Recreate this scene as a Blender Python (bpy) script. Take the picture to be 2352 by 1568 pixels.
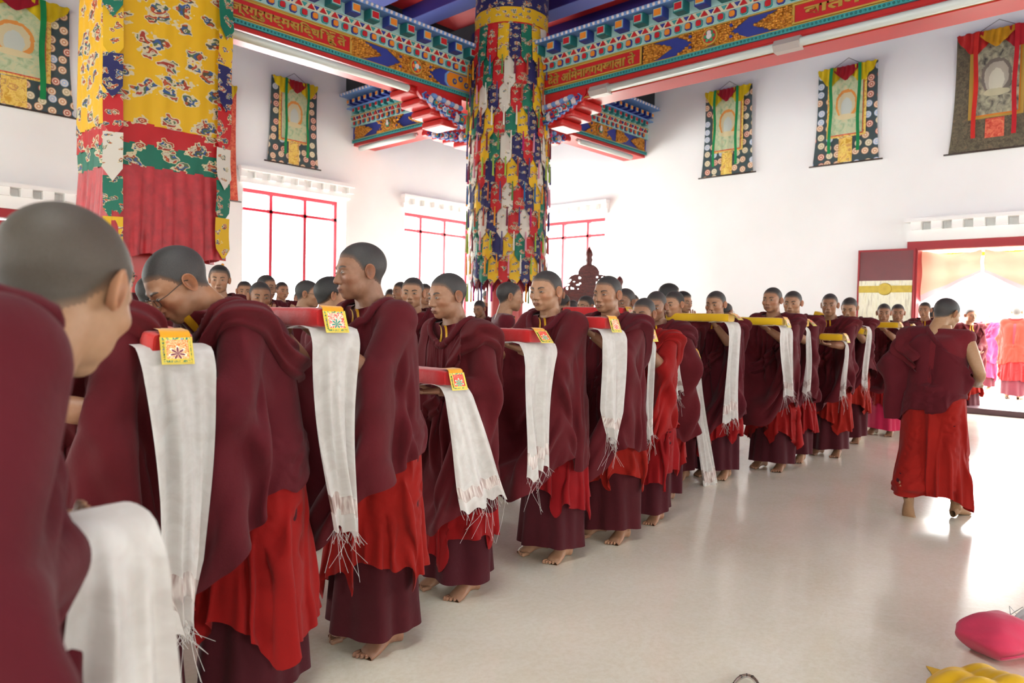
import bpy, math, random
import numpy as np
from mathutils import Vector, Matrix

for _o in list(bpy.data.objects):
    bpy.data.objects.remove(_o, do_unlink=True)
scene = bpy.context.scene
COL = scene.collection
PI = math.pi

# ------------------------------------------------------------------ camera
CAM_H = 1.40
FPX = 1681.7                       # focal length in pixels of the 2352 px wide frame
YAW, PITCH, ROLL = math.radians(46.852), math.radians(-1.798), math.radians(1.2475)
_f0 = np.array([math.sin(YAW), math.cos(YAW), 0.0]); _r0 = np.array([math.cos(YAW), -math.sin(YAW), 0.0]); _u0 = np.array([0, 0, 1.0])
CF = math.cos(PITCH)*_f0 + math.sin(PITCH)*_u0
_up = math.cos(PITCH)*_u0 - math.sin(PITCH)*_f0
CR = math.cos(ROLL)*_r0 + math.sin(ROLL)*_up
CU = math.cos(ROLL)*_up - math.sin(ROLL)*_r0
cam_data = bpy.data.cameras.new('camera')
cam = bpy.data.objects.new('camera', cam_data); COL.objects.link(cam)
cam_data.sensor_width = 36.0; cam_data.lens = FPX*36.0/2352.0
cam_data.clip_start = 0.05; cam_data.clip_end = 300
cam.matrix_world = Matrix(((CR[0], CU[0], -CF[0], 0), (CR[1], CU[1], -CF[1], 0), (CR[2], CU[2], -CF[2], CAM_H), (0, 0, 0, 1)))
cam_data.dof.use_dof = True
cam_data.dof.focus_distance = 4.0
cam_data.dof.aperture_fstop = 3.5
scene.camera = cam

# ------------------------------------------------------------------ world, exposure, window portals
SKY = 9.0
world = bpy.data.worlds.new('overcast_sky'); scene.world = world; world.use_nodes = True
_bg = world.node_tree.nodes.get('Background') or world.node_tree.nodes.new('ShaderNodeBackground')
_bg.inputs['Color'].default_value = (0.97, 1.0, 0.965, 1); _bg.inputs['Strength'].default_value = SKY
vs = scene.view_settings
vs.view_transform = 'Standard'; vs.look = 'None'; vs.gamma = 1.0; vs.use_curve_mapping = False; vs.exposure = 1.6
scene.cycles.max_bounces = 8; scene.cycles.diffuse_bounces = 5; scene.cycles.transparent_max_bounces = 12

XW, YWALL, XN, YN, ZC = 14.0, 13.5, -9.0, -9.0, 7.32     # room: right wall, window wall, two walls behind the camera, ceiling
DEP = 0.35                                                # depth of the window frames in their recesses
WIN_Y = [(6.75, 9.08), (10.68, 13.0), (-3.7, -1.37), (-7.6, -5.27)]      # windows in the window wall, along X
WIN_X = [(10.22, 12.55), (-3.6, -1.27), (-7.6, -5.27)]                   # windows in the right wall, along Y
WIN_BACK = [(-7.4, -5.07), (1.0, 3.33), (9.2, 11.53)]
WIN_NEAR = [(-7.4, -5.07), (1.0, 3.33), (9.2, 11.53)]
WZ0, WZ1 = 0.85, 3.86
DOOR_X = (1.72, 3.60, 2.73)        # open door in the right wall: Y range, height
def portal(loc, rot, sx, sy):
    l = bpy.data.lights.new('daylight_portal', 'AREA'); l.shape = 'RECTANGLE'; l.size = sx; l.size_y = sy; l.cycles.is_portal = True
    o = bpy.data.objects.new('daylight_portal', l); COL.objects.link(o); o.location = loc; o.rotation_euler = rot
zc, zh = (WZ0+WZ1)/2, WZ1-WZ0
for a, b in WIN_Y: portal(((a+b)/2, YWALL+DEP+.12, zc), (-PI/2, 0, 0), b-a, zh)
for a, b in WIN_X: portal((XW+DEP+.12, (a+b)/2, zc), (PI/2, 0, PI/2), b-a, zh)
for a, b in WIN_BACK: portal(((a+b)/2, YN-DEP-.12, zc), (PI/2, 0, 0), b-a, zh)
for a, b in WIN_NEAR: portal((XN-DEP-.12, (a+b)/2, zc), (PI/2, 0, -PI/2), b-a, zh)
ADDED_SKYL = (-1.3, .7, -.9, 1.5)        # assumed skylight, unseen, added to brighten the floor: X range, Y range
portal(((ADDED_SKYL[0]+ADDED_SKYL[1])/2, (ADDED_SKYL[2]+ADDED_SKYL[3])/2, ZC+.3), (0, 0, 0), ADDED_SKYL[1]-ADDED_SKYL[0], ADDED_SKYL[3]-ADDED_SKYL[2])
portal((XW+.5, (DOOR_X[0]+DOOR_X[1])/2, DOOR_X[2]/2), (PI/2, 0, PI/2), DOOR_X[1]-DOOR_X[0], DOOR_X[2])

# ------------------------------------------------------------------ projection helpers (pixel of the frame -> ray in the room)
def ray(x, y): return CR*(x-1176) - CU*(y-784) + CF*FPX
def on_floor(x, y): v = ray(x, y); return v*(-CAM_H/v[2]) + np.array([0, 0, CAM_H])
def on_Y(x, y, c): v = ray(x, y); return v*(c/v[1]) + np.array([0, 0, CAM_H])
def on_X(x, y, c): v = ray(x, y); return v*(c/v[0]) + np.array([0, 0, CAM_H])
def at_depth(x, y, d): v = ray(x, y); return v*(d/FPX) + np.array([0, 0, CAM_H])

# ------------------------------------------------------------------ object helpers
def tag(o, label=None, cat=None, group=None, kind=None):
    if label: o['label'] = label
    if cat: o['category'] = cat
    if group: o['group'] = group
    if kind: o['kind'] = kind
    return o
def empty(name, loc=(0, 0, 0), rz=0.0, parent=None):
    o = bpy.data.objects.new(name, None); COL.objects.link(o); o.location = loc; o.rotation_euler = (0, 0, rz); o.empty_display_size = 0.1
    if parent: o.parent = parent
    return o
def link(name, me, parent=None, loc=None, rot=None, scale=None):
    o = bpy.data.objects.new(name, me); COL.objects.link(o)
    if parent: o.parent = parent
    if loc is not None: o.location = loc
    if rot is not None: o.rotation_euler = rot
    if scale is not None: o.scale = scale
    return o
def copy_tree(o, parent=None):
    c = o.copy(); COL.objects.link(c); c.parent = parent
    for ch in list(o.children): copy_tree(ch, c)
    return c
class MB:
    """collects polygons; build() makes one mesh"""
    def __init__(s): s.v = []; s.f = []; s.m = []; s.uv = []; s.col = None
    def add(s, verts, faces, mi=0, uvs=None):
        n = len(s.v); s.v.extend([tuple(map(float, p)) for p in verts])
        for k, f in enumerate(faces):
            s.f.append(tuple(i+n for i in f)); s.m.append(mi)
            s.uv.append([uvs[i] for i in f] if uvs is not None else None)
        return n
    def box(s, x0, x1, y0, y1, z0, z1, mi=0):
        s.add([(x0,y0,z0),(x1,y0,z0),(x1,y1,z0),(x0,y1,z0),(x0,y0,z1),(x1,y0,z1),(x1,y1,z1),(x0,y1,z1)],
              [(0,3,2,1),(4,5,6,7),(0,1,5,4),(1,2,6,5),(2,3,7,6),(3,0,4,7)], mi)
    def prism(s, pts, ax, a, b, mi=0):
        """extrude a 2D outline (list of (p,q)) along axis ax from a to b; ax 0: (p,q)=(y,z); 1: (x,z); 2: (x,y)"""
        n = len(pts)
        def P(p, q, t): return (t,p,q) if ax == 0 else ((p,t,q) if ax == 1 else (p,q,t))
        vs_ = [P(p,q,a) for p,q in pts] + [P(p,q,b) for p,q in pts]
        fs = [tuple(range(n)), tuple(range(2*n-1, n-1, -1))] + [(i, (i+1)%n+0, (i+1)%n+n, i+n) for i in range(n)]
        s.add(vs_, fs, mi)
    def grid(s, G, wrap=False, mi=0, uv=None):
        """G: (r,c,3) array"""
        r, c = G.shape[:2]; vs_ = G.reshape(-1, 3)
        cols = c if wrap else c-1
        fs = [(i*c+j, i*c+(j+1)%c, (i+1)*c+(j+1)%c, (i+1)*c+j) for i in range(r-1) for j in range(cols)]
        s.add(vs_, fs, mi, None if uv is None else [tuple(t) for t in uv.reshape(-1, 2)])
    def tube(s, pts, rad, n=10, mi=0, caps=True, flat=1.0):
        pts = [Vector(p) for p in pts]; k = len(pts)
        if not hasattr(rad, '__len__'): rad = [rad]*k
        rings = []; up = None
        for i in range(k):
            d = (pts[min(i+1,k-1)] - pts[max(i-1,0)]).normalized()
            if up is None: up = Vector((0,0,1)) if abs(d.z) < .9 else Vector((1,0,0))
            a = d.cross(up); 
            if a.length < 1e-6: a = d.orthogonal()
            a.normalize(); b = a.cross(d).normalized(); up = b
            rings.append([pts[i] + a*math.cos(t)*rad[i] + b*math.sin(t)*rad[i]*flat for t in [2*PI*j/n for j in range(n)]])
        G = np.array([[tuple(p) for p in r] for r in rings]); s.grid(G, True, mi)
        if caps:
            m = len(s.v); 
            s.f.append(tuple(range(m-n, m))); s.m.append(mi); s.uv.append(None)
            st = m-n*k; s.f.append(tuple(range(st+n-1, st-1, -1))); s.m.append(mi); s.uv.append(None)
    def ball(s, c, r, n=10, m=7, mi=0):
        r = (r,r,r) if not hasattr(r, '__len__') else r
        G = np.array([[(c[0]+r[0]*math.sin(PI*i/m)*math.cos(2*PI*j/n), c[1]+r[1]*math.sin(PI*i/m)*math.sin(2*PI*j/n), c[2]+r[2]*math.cos(PI*i/m)) for j in range(n)] for i in range(m+1)])
        s.grid(G, True, mi)
    def lathe(s, prof, n=20, c=(0,0,0), mi=0):
        G = np.array([[(c[0]+r*math.cos(2*PI*j/n), c[1]+r*math.sin(2*PI*j/n), c[2]+z) for j in range(n)] for r, z in prof]); s.grid(G[::-1], True, mi)
    def mesh(s, name, mats, smooth=False, colors=None):
        me = bpy.data.meshes.new(name); me.from_pydata(s.v, [], s.f)
        for m in (mats if isinstance(mats, (list, tuple)) else [mats]): me.materials.append(m)
        me.polygons.foreach_set('material_index', s.m)
        if smooth: me.polygons.foreach_set('use_smooth', [True]*len(s.f))
        if any(u is not None for u in s.uv):
            uvl = me.uv_layers.new(name='UVMap'); flat = []
            for f, u in zip(s.f, s.uv):
                for q in range(len(f)): flat.extend(u[q] if u is not None else (0.0, 0.0))
            uvl.data.foreach_set('uv', flat)
        if colors is not None:
            ca = me.color_attributes.new('Col', 'FLOAT_COLOR', 'POINT')
            c4 = np.ones((len(s.v), 4), np.float32); c4[:, :3] = colors; ca.data.foreach_set('color', c4.ravel())
        me.update(); return me
    def build(s, name, mats, parent=None, smooth=False, loc=None, rot=None, colors=None):
        return link(name, s.mesh(name, mats, smooth, colors), parent, loc, rot)
def bevel(o, w=.01, seg=2):
    m = o.modifiers.new('bevel', 'BEVEL'); m.width = w; m.segments = seg; m.limit_method = 'ANGLE'; return o
def subsurf(o, n=1):
    m = o.modifiers.new('subdivision', 'SUBSURF'); m.levels = n; m.render_levels = n; return o

# ------------------------------------------------------------------ materials
MAT = {}
def srgb(r, g, b):
    f = lambda c: (c/255/12.92) if c/255 <= .04045 else ((c/255+.055)/1.055)**2.4
    return (f(r), f(g), f(b), 1.0)
class NT:
    """small node-graph helper"""
    def __init__(s, name):
        s.m = bpy.data.materials.new(name); s.m.use_nodes = True; s.t = s.m.node_tree
        s.b = s.t.nodes.get('Principled BSDF'); s.out = s.t.nodes.get('Material Output'); MAT[name] = s.m
    def n(s, typ, **kw):
        nd = s.t.nodes.new(typ)
        for k, v in kw.items(): setattr(nd, k, v)
        return nd
    def l(s, a, b): s.t.links.new(a, b)
    def set(s, **kw):
        for k, v in kw.items(): s.b.inputs[k.replace('_', ' ')].default_value = v
        return s
    def coord(s, kind='Object'): return s.n('ShaderNodeTexCoord').outputs[kind]
    def mapping(s, src, scale=(1,1,1), loc=(0,0,0)):
        mp = s.n('ShaderNodeMapping'); mp.inputs['Scale'].default_value = scale; mp.inputs['Location'].default_value = loc; s.l(src, mp.inputs['Vector']); return mp.outputs[0]
    def noise(s, src, scale, detail=3, rough=.5, dist=0):
        nd = s.n('ShaderNodeTexNoise'); nd.inputs['Scale'].default_value = scale; nd.inputs['Detail'].default_value = detail; nd.inputs['Roughness'].default_value = rough; nd.inputs['Distortion'].default_value = dist
        if src is not None: s.l(src, nd.inputs['Vector'])
        return nd.outputs
    def ramp(s, fac, stops, mode='LINEAR'):
        r = s.n('ShaderNodeValToRGB'); r.color_ramp.interpolation = mode; e = r.color_ramp.elements
        while len(e) > 1: e.remove(e[0])
        e[0].position = stops[0][0]; e[0].color = stops[0][1]
        for p, c in stops[1:]: q = e.new(p); q.color = c
        s.l(fac, r.inputs[0]); return r.outputs[0]
    def mix(s, fac, a, b, mode='MIX'):
        nd = s.n('ShaderNodeMix', data_type='RGBA', blend_type=mode)
        for i, v in ((0, fac), (6, a), (7, b)):
            if hasattr(v, 'links'): s.l(v, nd.inputs[i])
            else: nd.inputs[i].default_value = v
        return nd.outputs[2]
    def math(s, op, a, b=None, c=None):
        nd = s.n('ShaderNodeMath', operation=op)
        for i, v in enumerate((a, b, c)):
            if v is None: continue
            if hasattr(v, 'links'): s.l(v, nd.inputs[i])
            else: nd.inputs[i].default_value = v
        return nd.outputs[0]
    def base(s, c):
        if hasattr(c, 'links'): s.l(c, s.b.inputs['Base Color'])
        else: s.b.inputs['Base Color'].default_value = c
        return s
    def bump(s, h, strength=.3, dist=.01):
        nd = s.n('ShaderNodeBump'); nd.inputs['Strength'].default_value = strength; nd.inputs['Distance'].default_value = dist
        s.l(h, nd.inputs['Height']); s.l(nd.outputs[0], s.b.inputs['Normal']); return s
DIM = .76
def dim(c): return tuple(x*DIM for x in c[:3]) + (1,)
def plain(name, c, rough=.6, var=.0, scale=8, metal=0, bump=0, spec=.5):
    c = dim(c); t = NT(name); t.set(Roughness=rough, Metallic=metal); t.b.inputs['Specular IOR Level'].default_value = spec
    if var > 0 or bump > 0:
        nz = t.noise(t.coord('Object'), scale, 4)
        d = tuple(max(0, x*(1-var)) for x in c[:3]) + (1,); l_ = tuple(min(1, x*(1+var)) for x in c[:3]) + (1,)
        t.base(t.ramp(nz[0], [(.3, d), (.7, l_)]))
        if bump: t.bump(nz[0], bump, .01)
    else: t.base(c)
    return t.m
def fabric(name, c, rough=.85, sheen=.15, var=.12):
    c = dim(c); t = NT(name); t.set(Roughness=rough); t.b.inputs['Specular IOR Level'].default_value = .2
    t.b.inputs['Sheen Weight'].default_value = sheen; t.b.inputs['Sheen Roughness'].default_value = .5
    co = t.coord('Object'); nz = t.noise(co, 5, 3)
    d = tuple(x*(1-var) for x in c[:3]) + (1,); l_ = tuple(min(1, x*(1+var)) for x in c[:3]) + (1,)
    info = t.n('ShaderNodeObjectInfo')
    colr = t.ramp(nz[0], [(.3, d), (.7, l_)])
    hs = t.n('ShaderNodeHueSaturation'); t.l(colr, hs.inputs['Color'])
    t.l(t.math('MULTIPLY_ADD', info.outputs['Random'], .14, .93), hs.inputs['Value'])
    t.l(t.math('MULTIPLY_ADD', info.outputs['Random'], .006, .497), hs.inputs['Hue'])
    t.base(hs.outputs[0])
    fine = t.noise(co, 380, 2); crease = t.noise(co, 14, 4, .6)
    h = t.math('ADD', t.math('MULTIPLY', fine[0], .12), crease[0])
    t.bump(h, .35, .012)
    return t.m
def brocade(name, ground, scale=9.0, thr=.34, cols=None, stretch=1.0):
    """silk brocade: scattered curling cloud motifs in several colours, pale outlines, on a plain ground (UV in metres)"""
    t = NT(name); t.set(Roughness=.55); t.b.inputs['Specular IOR Level'].default_value = .35
    uv = t.coord('UV'); p = t.mapping(uv, (scale*stretch, scale*1.35, 1))
    wob = t.noise(p, 1.6, 2); 
    add = t.n('ShaderNodeVectorMath', operation='MULTIPLY_ADD'); t.l(wob[1], add.inputs[0]); add.inputs[1].default_value = (.9,.9,0); t.l(p, add.inputs[2])
    vor = t.n('ShaderNodeTexVoronoi'); vor.voronoi_dimensions = '2D'; vor.inputs['Scale'].default_value = 1.0; vor.inputs['Randomness'].default_value = .8; t.l(add.outputs[0], vor.inputs['Vector'])
    d = vor.outputs['Distance']
    n2 = t.noise(p, 4.2, 1)
    dd = t.math('ADD', d, t.math('MULTIPLY_ADD', n2[0], .5, -.25))
    sep = t.n('ShaderNodeSeparateColor'); t.l(vor.outputs['Color'], sep.inputs[0])
    ground = dim(ground); cols = cols or [srgb(196,88,40), srgb(92,84,60), srgb(60,92,150), srgb(90,110,70), srgb(200,190,165), srgb(170,60,40)]
    k = len(cols); n3 = t.noise(p, 2.3, 0); idx = t.math('FRACT', t.math('ADD', sep.outputs[0], t.math('MULTIPLY', n3[0], 2.2))); motif = t.ramp(idx, [(i/k, dim(c)) for i, c in enumerate(cols)], 'CONSTANT')
    curl = t.math('SINE', t.math('MULTIPLY', dd, 26.0))
    motif = t.mix(t.math('GREATER_THAN', curl, .72), motif, dim(srgb(222,205,170)))
    edge = t.math('LESS_THAN', t.math('ABSOLUTE', t.math('SUBTRACT', dd, thr)), .02)
    inside = t.math('LESS_THAN', dd, thr)
    c = t.mix(inside, ground, motif); c = t.mix(edge, c, dim(srgb(226,206,160)))
    t.base(c); t.bump(dd, .05, .003)
    return t.m

# white walls, floor, ceiling
t = NT('white_plaster'); t.set(Roughness=.75); nz = t.noise(t.coord('Object'), .8, 4); t.base(t.ramp(nz[0], [(.3, srgb(244,243,241)), (.7, srgb(249,248,247))])); t.bump(t.noise(t.coord('Object'), 60, 2)[0], .03, .004)
t = NT('polished_floor'); co = t.coord('Object'); big = t.noise(co, .7, 5, .6, .6); fine = t.noise(co, 40, 3, .7); vein = t.noise(co, 2.6, 6, .7, 1.6)
c = t.ramp(big[0], [(.3, srgb(214,204,182)), (.7, srgb(226,219,202))]); c = t.mix(t.ramp(vein[0], [(.44, (0,0,0,1)), (.5, (.35,.35,.35,1)), (.56, (0,0,0,1))]), c, srgb(228,223,210)); c = t.mix(.16, c, t.ramp(fine[0], [(.35, srgb(190,176,148)), (.6, srgb(230,225,212))]), 'MIX')
t.base(c); t.l(t.ramp(big[0], [(.3, (.16,)*3+(1,)), (.7, (.24,)*3+(1,))]), t.b.inputs['Roughness']); t.b.inputs['Specular IOR Level'].default_value = .5; t.b.inputs['Coat Weight'].default_value = .2; t.b.inputs['Coat Roughness'].default_value = .06
plain('ceiling_dark', srgb(44,44,48), .7)
plain('ceiling_red', srgb(176,24,26), .5)
plain('joist_blue', srgb(52,48,132), .45)
plain('joist_blue_lit', srgb(108,118,196), .45)  # lit tone of the joist blue, painted on the undersides
plain('red_paint', srgb(204,40,36), .35, .06, 3)
plain('red_soffit', srgb(206,44,40), .35)
plain('window_red', srgb(198,24,52), .4)
plain('deep_blue', srgb(44,58,150), .45)
plain('sky_blue', srgb(120,160,220), .45)
plain('teal', srgb(60,160,160), .45)
plain('teal_dark', srgb(28,116,116), .45)
plain('pale_teal', srgb(168,208,204), .45)
plain('orange', srgb(240,140,36), .4)
plain('dentil_red', srgb(205,26,34), .4)
plain('bead_white', srgb(236,220,220), .4)
plain('gold_line', srgb(204,162,66), .4)
plain('cream', srgb(236,226,196), .5)
plain('green_paint', srgb(60,150,100), .5)
plain('tube_white', srgb(226,232,226), .3)
plain('fixture_box', srgb(196,184,178), .4)
plain('door_maroon', srgb(128,34,44), .3, .08, 4)
plain('lintel_red', srgb(178,30,44), .4)
t = NT('gold_relief'); t.set(Roughness=.38, Metallic=.55); nz = t.noise(t.coord('Object'), 22, 4, .7); t.base(t.ramp(nz[0], [(.35, srgb(150,80,20)), (.6, srgb(226,160,62))])); t.bump(nz[0], .8, .03)
plain('gold_letter', srgb(206,164,70), .4, .1, 10, .35)
t = NT('window_glass')
tr = t.n('ShaderNodeBsdfTransparent'); tr.inputs[0].default_value = (.96,.98,.98,1); gl = t.n('ShaderNodeBsdfGlossy'); gl.inputs['Roughness'].default_value = .03
mx = t.n('ShaderNodeMixShader'); mx.inputs[0].default_value = .05; t.l(tr.outputs[0], mx.inputs[1]); t.l(gl.outputs[0], mx.inputs[2]); t.l(mx.outputs[0], t.out.inputs['Surface'])
# ================================================================== room shell
def wall(name, ax, c, out, u0, u1, openings, th=.5):
    """ax 1: plane y=c along x ; ax 0: plane x=c along y ; out=+1/-1 thickness direction; openings (ua,ub,za,zb)"""
    us = sorted({u0, u1} | {o[0] for o in openings} | {o[1] for o in openings}); zs = sorted({-.02, ZC+.3} | {o[2] for o in openings} | {o[3] for o in openings})
    mb = MB(); a, b = (c, c+out*th) if out > 0 else (c-th, c)
    for i in range(len(us)-1):
        for j in range(len(zs)-1):
            um, zm = (us[i]+us[i+1])/2, (zs[j]+zs[j+1])/2
            if any(o[0] < um < o[1] and o[2] < zm < o[3] for o in openings): continue
            if ax == 1: mb.box(us[i], us[i+1], a, b, zs[j], zs[j+1])
            else: mb.box(a, b, us[i], us[i+1], zs[j], zs[j+1])
    return tag(mb.build(name, MAT['white_plaster']), kind='structure')
wo = lambda L: [(a, b, WZ0, WZ1) for a, b in L]
DOOR_L = (1.95, 3.75, 2.78)
wall('wall_left', 1, YWALL, 1, XN-.5, XW+.5, wo(WIN_Y) + [(DOOR_L[0], DOOR_L[1], -.02, DOOR_L[2])])
wall('wall_right', 0, XW, 1, YN-.5, YWALL, wo(WIN_X) + [(DOOR_X[0], DOOR_X[1], -.02, DOOR_X[2])])
wall('wall_back', 1, YN, -1, XN-.5, XW+.5, wo(WIN_BACK))
wall('wall_near', 0, XN, -1, YN, YWALL, wo(WIN_NEAR))
mb = MB(); mb.box(XN-.5, XW+.02, YN-.5, YWALL+.5, -.15, 0); tag(mb.build('floor', MAT['polished_floor']), kind='structure')
mb = MB(); mb.box(XN-.5, ADDED_SKYL[0], YN-.5, YWALL+.5, ZC, ZC+.25); mb.box(ADDED_SKYL[1], XW+.5, YN-.5, YWALL+.5, ZC, ZC+.25); mb.box(ADDED_SKYL[0], ADDED_SKYL[1], YN-.5, ADDED_SKYL[2], ZC, ZC+.25); mb.box(ADDED_SKYL[0], ADDED_SKYL[1], ADDED_SKYL[3], YWALL+.5, ZC, ZC+.25); ceiling = tag(mb.build('ceiling', MAT['ceiling_dark']), kind='structure')

# windows: red frame members and panes
wn = 0
def window(ax, c, out, a, b):
    global wn; wn += 1
    r = tag(empty('window_%d' % wn, (((a+b)/2, c, WZ0) if ax == 1 else (c, (a+b)/2, WZ0))), kind='structure')
    def bx(mb, u0, u1, d0, d1, z0, z1):
        if ax == 1: mb.box(u0-(a+b)/2, u1-(a+b)/2, d0, d1, z0-WZ0, z1-WZ0)
        else: mb.box(d0, d1, u0-(a+b)/2, u1-(a+b)/2, z0-WZ0, z1-WZ0)
    d = (.0, .1) if out > 0 else (-.1, 0); g = (.045, .055) if out > 0 else (-.055, -.045)
    w = (b-a)/3; zt = 3.46
    m = MB(); bx(m, a, b, *d, WZ1-.075, WZ1); m.build('head_rail', MAT['window_red'], r)
    m = MB(); bx(m, a, b, *d, WZ0, WZ0+.075); m.build('bottom_rail', MAT['window_red'], r)
    m = MB(); bx(m, a, b, *d, zt-.03, zt+.03); m.build('transom', MAT['window_red'], r)
    for i in range(4):
        u = a + i*w; hw = .035
        u = min(max(u, a+hw), b-hw); m = MB(); bx(m, u-hw, u+hw, *d, WZ0+.075, WZ1-.075); m.build('mullion', MAT['window_red'], r)
    for i in range(3):
        for z0, z1 in ((WZ0+.08, zt-.03), (zt+.03, WZ1-.08)):
            m = MB(); bx(m, a+i*w+.036, a+(i+1)*w-.036, *g, z0, z1); m.build('pane', MAT['window_glass'], r)
    # white cornice of blocks above the opening
    cr = tag(empty('trim_%d' % wn, r.location), kind='structure')
    s = -1 if out > 0 else 1
    def bxw(mb, u0, u1, p, z0, z1):
        cc = -DEP*out
        lo, hi = sorted((cc, cc+s*p)); bx(mb, u0, u1, lo, hi, z0, z1)
    m = MB(); bxw(m, a-.12, b+.12, .16, 4.13, 4.2); m.build('cornice_board', MAT['white_plaster'], cr)
    k = int((b-a+.2)/.3)
    for i in range(k+1):
        u = a-.1 + i*(b-a+.1)/k; m = MB(); bxw(m, u, u+.13, .12, 4.0, 4.13); m.build('cornice_block', MAT['white_plaster'], cr)
    m = MB(); bxw(m, a-.08, b+.08, .06, 3.9, 4.0); m.build('lower_board', MAT['white_plaster'], cr)
for a, b in WIN_Y: window(1, YWALL+DEP, 1, a, b)
for a, b in WIN_X: window(0, XW+DEP, 1, a, b)
for a, b in WIN_BACK: window(1, YN-DEP, -1, a, b)
for a, b in WIN_NEAR: window(0, XN-DEP, -1, a, b)

r = tag(empty('window_40', ((ADDED_SKYL[0]+ADDED_SKYL[1])/2, (ADDED_SKYL[2]+ADDED_SKYL[3])/2, ZC+.1)), kind='structure')  # glazing of the added overhead skylight, out of view
for i in range(3):
    for j in range(3):
        a0, a1, b0, b1 = (ADDED_SKYL[1]-ADDED_SKYL[0])*(i/3-.5), (ADDED_SKYL[1]-ADDED_SKYL[0])*((i+1)/3-.5), (ADDED_SKYL[3]-ADDED_SKYL[2])*(j/3-.5), (ADDED_SKYL[3]-ADDED_SKYL[2])*((j+1)/3-.5)
        m = MB(); m.box(a0+.03, a1-.03, b0+.03, b1-.03, 0, .01); m.build('pane', MAT['window_glass'], r); m = MB(); m.box(a0, a0+.03, b0, b1, -.02, .04); m.box(a0, a1, b0, b0+.03, -.02, .04); m.build('glazing_bar', MAT['window_red'], r)
# ---- ceiling joists (run along Y), red boards between them, dark fascia between the joists above the aisle
JX = [1.5, 2.6, 3.7, 4.75, 5.8, 6.86, 7.92, 9.0, 10.38, 11.45, 12.5, 13.4]
for i, x in enumerate(JX):
    m = MB(); m.box(-.2, .2, YN, 13.4, .012, .34, 0); m.box(-.2, .2, YN, 13.4, 0, .012, 1); m.build('joist', [MAT['joist_blue'], MAT['joist_blue_lit']], ceiling, loc=(x, 0, 6.98))
    if i+1 < len(JX):
        w = JX[i+1]-x; m = MB(); m.box(.2, w-.2, YN, 11.3, .26, .3); m.build('ceiling_board', MAT['ceiling_red'], ceiling, loc=(x, 0, 6.98))
        m = MB(); m.box(.2, w-.2, 11.3, 11.36, -.45, .34); m.build('fascia_board', MAT['ceiling_dark'], ceiling, loc=(x, 0, 6.98))

# ================================================================== painted beams
def outline_text(body, size, mat, name, parent, M, depth=.012):
    cu = bpy.data.curves.new(name, 'FONT'); cu.body = body; cu.size = size; cu.extrude = depth; cu.offset = .006; cu.resolution_u = 2
    o = bpy.data.objects.new(name, cu); COL.objects.link(o); dg = bpy.context.evaluated_depsgraph_get(); me = bpy.data.meshes.new_from_object(o.evaluated_get(dg))
    bpy.data.objects.remove(o); me.materials.clear(); me.materials.append(mat)
    n = len(me.vertices); co = np.zeros(n*3); me.vertices.foreach_get('co', co); co = co.reshape(-1, 3)
    return me, co
def gold_mass(mb, pts, M, depth=.045, seed=0, step=.035):
    """a carved gilt field: outline prism plus packed scrolling bumps on it (u,z outline)"""
    rnd = random.Random(seed); n = len(pts)
    mb.add([M(u, 0, z) for u, z in pts] + [M(u, depth*.5, z) for u, z in pts], [tuple(range(n, 2*n))] + [(i, (i+1)%n, (i+1)%n+n, i+n) for i in range(n)])
    us = [p[0] for p in pts]; zs = [p[1] for p in pts]
    def inside(u, z):
        c = False
        for i in range(n):
            (x1, y1), (x2, y2) = pts[i], pts[i-1]
            if (y1 > z) != (y2 > z) and u < (x2-x1)*(z-y1)/(y2-y1)+x1: c = not c
        return c
    u = min(us)
    while u < max(us):
        z = min(zs)
        while z < max(zs):
            uu, zz = u+rnd.uniform(-.01, .01), z+rnd.uniform(-.01, .01)
            if inside(uu, zz):
                r = rnd.uniform(.014, .026); cc = M(uu, depth*.5, zz)
                e = np.array(M(1,0,0))-np.array(M(0,0,0)); nn = np.array(M(0,1,0))-np.array(M(0,0,0)); zz_ = np.array([0,0,1.])
                G = []
                for a in range(4):
                    th = PI/2*a/3
                    G.append([np.array(cc) + (e*math.cos(p)*1.2 + zz_*math.sin(p))*r*math.cos(th) + nn*r*1.1*math.sin(th) for p in [2*PI*k/6 for k in range(6)]])
                mb.grid(np.array(G), True)
            z += step
        u += step
_dent = {}
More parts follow.
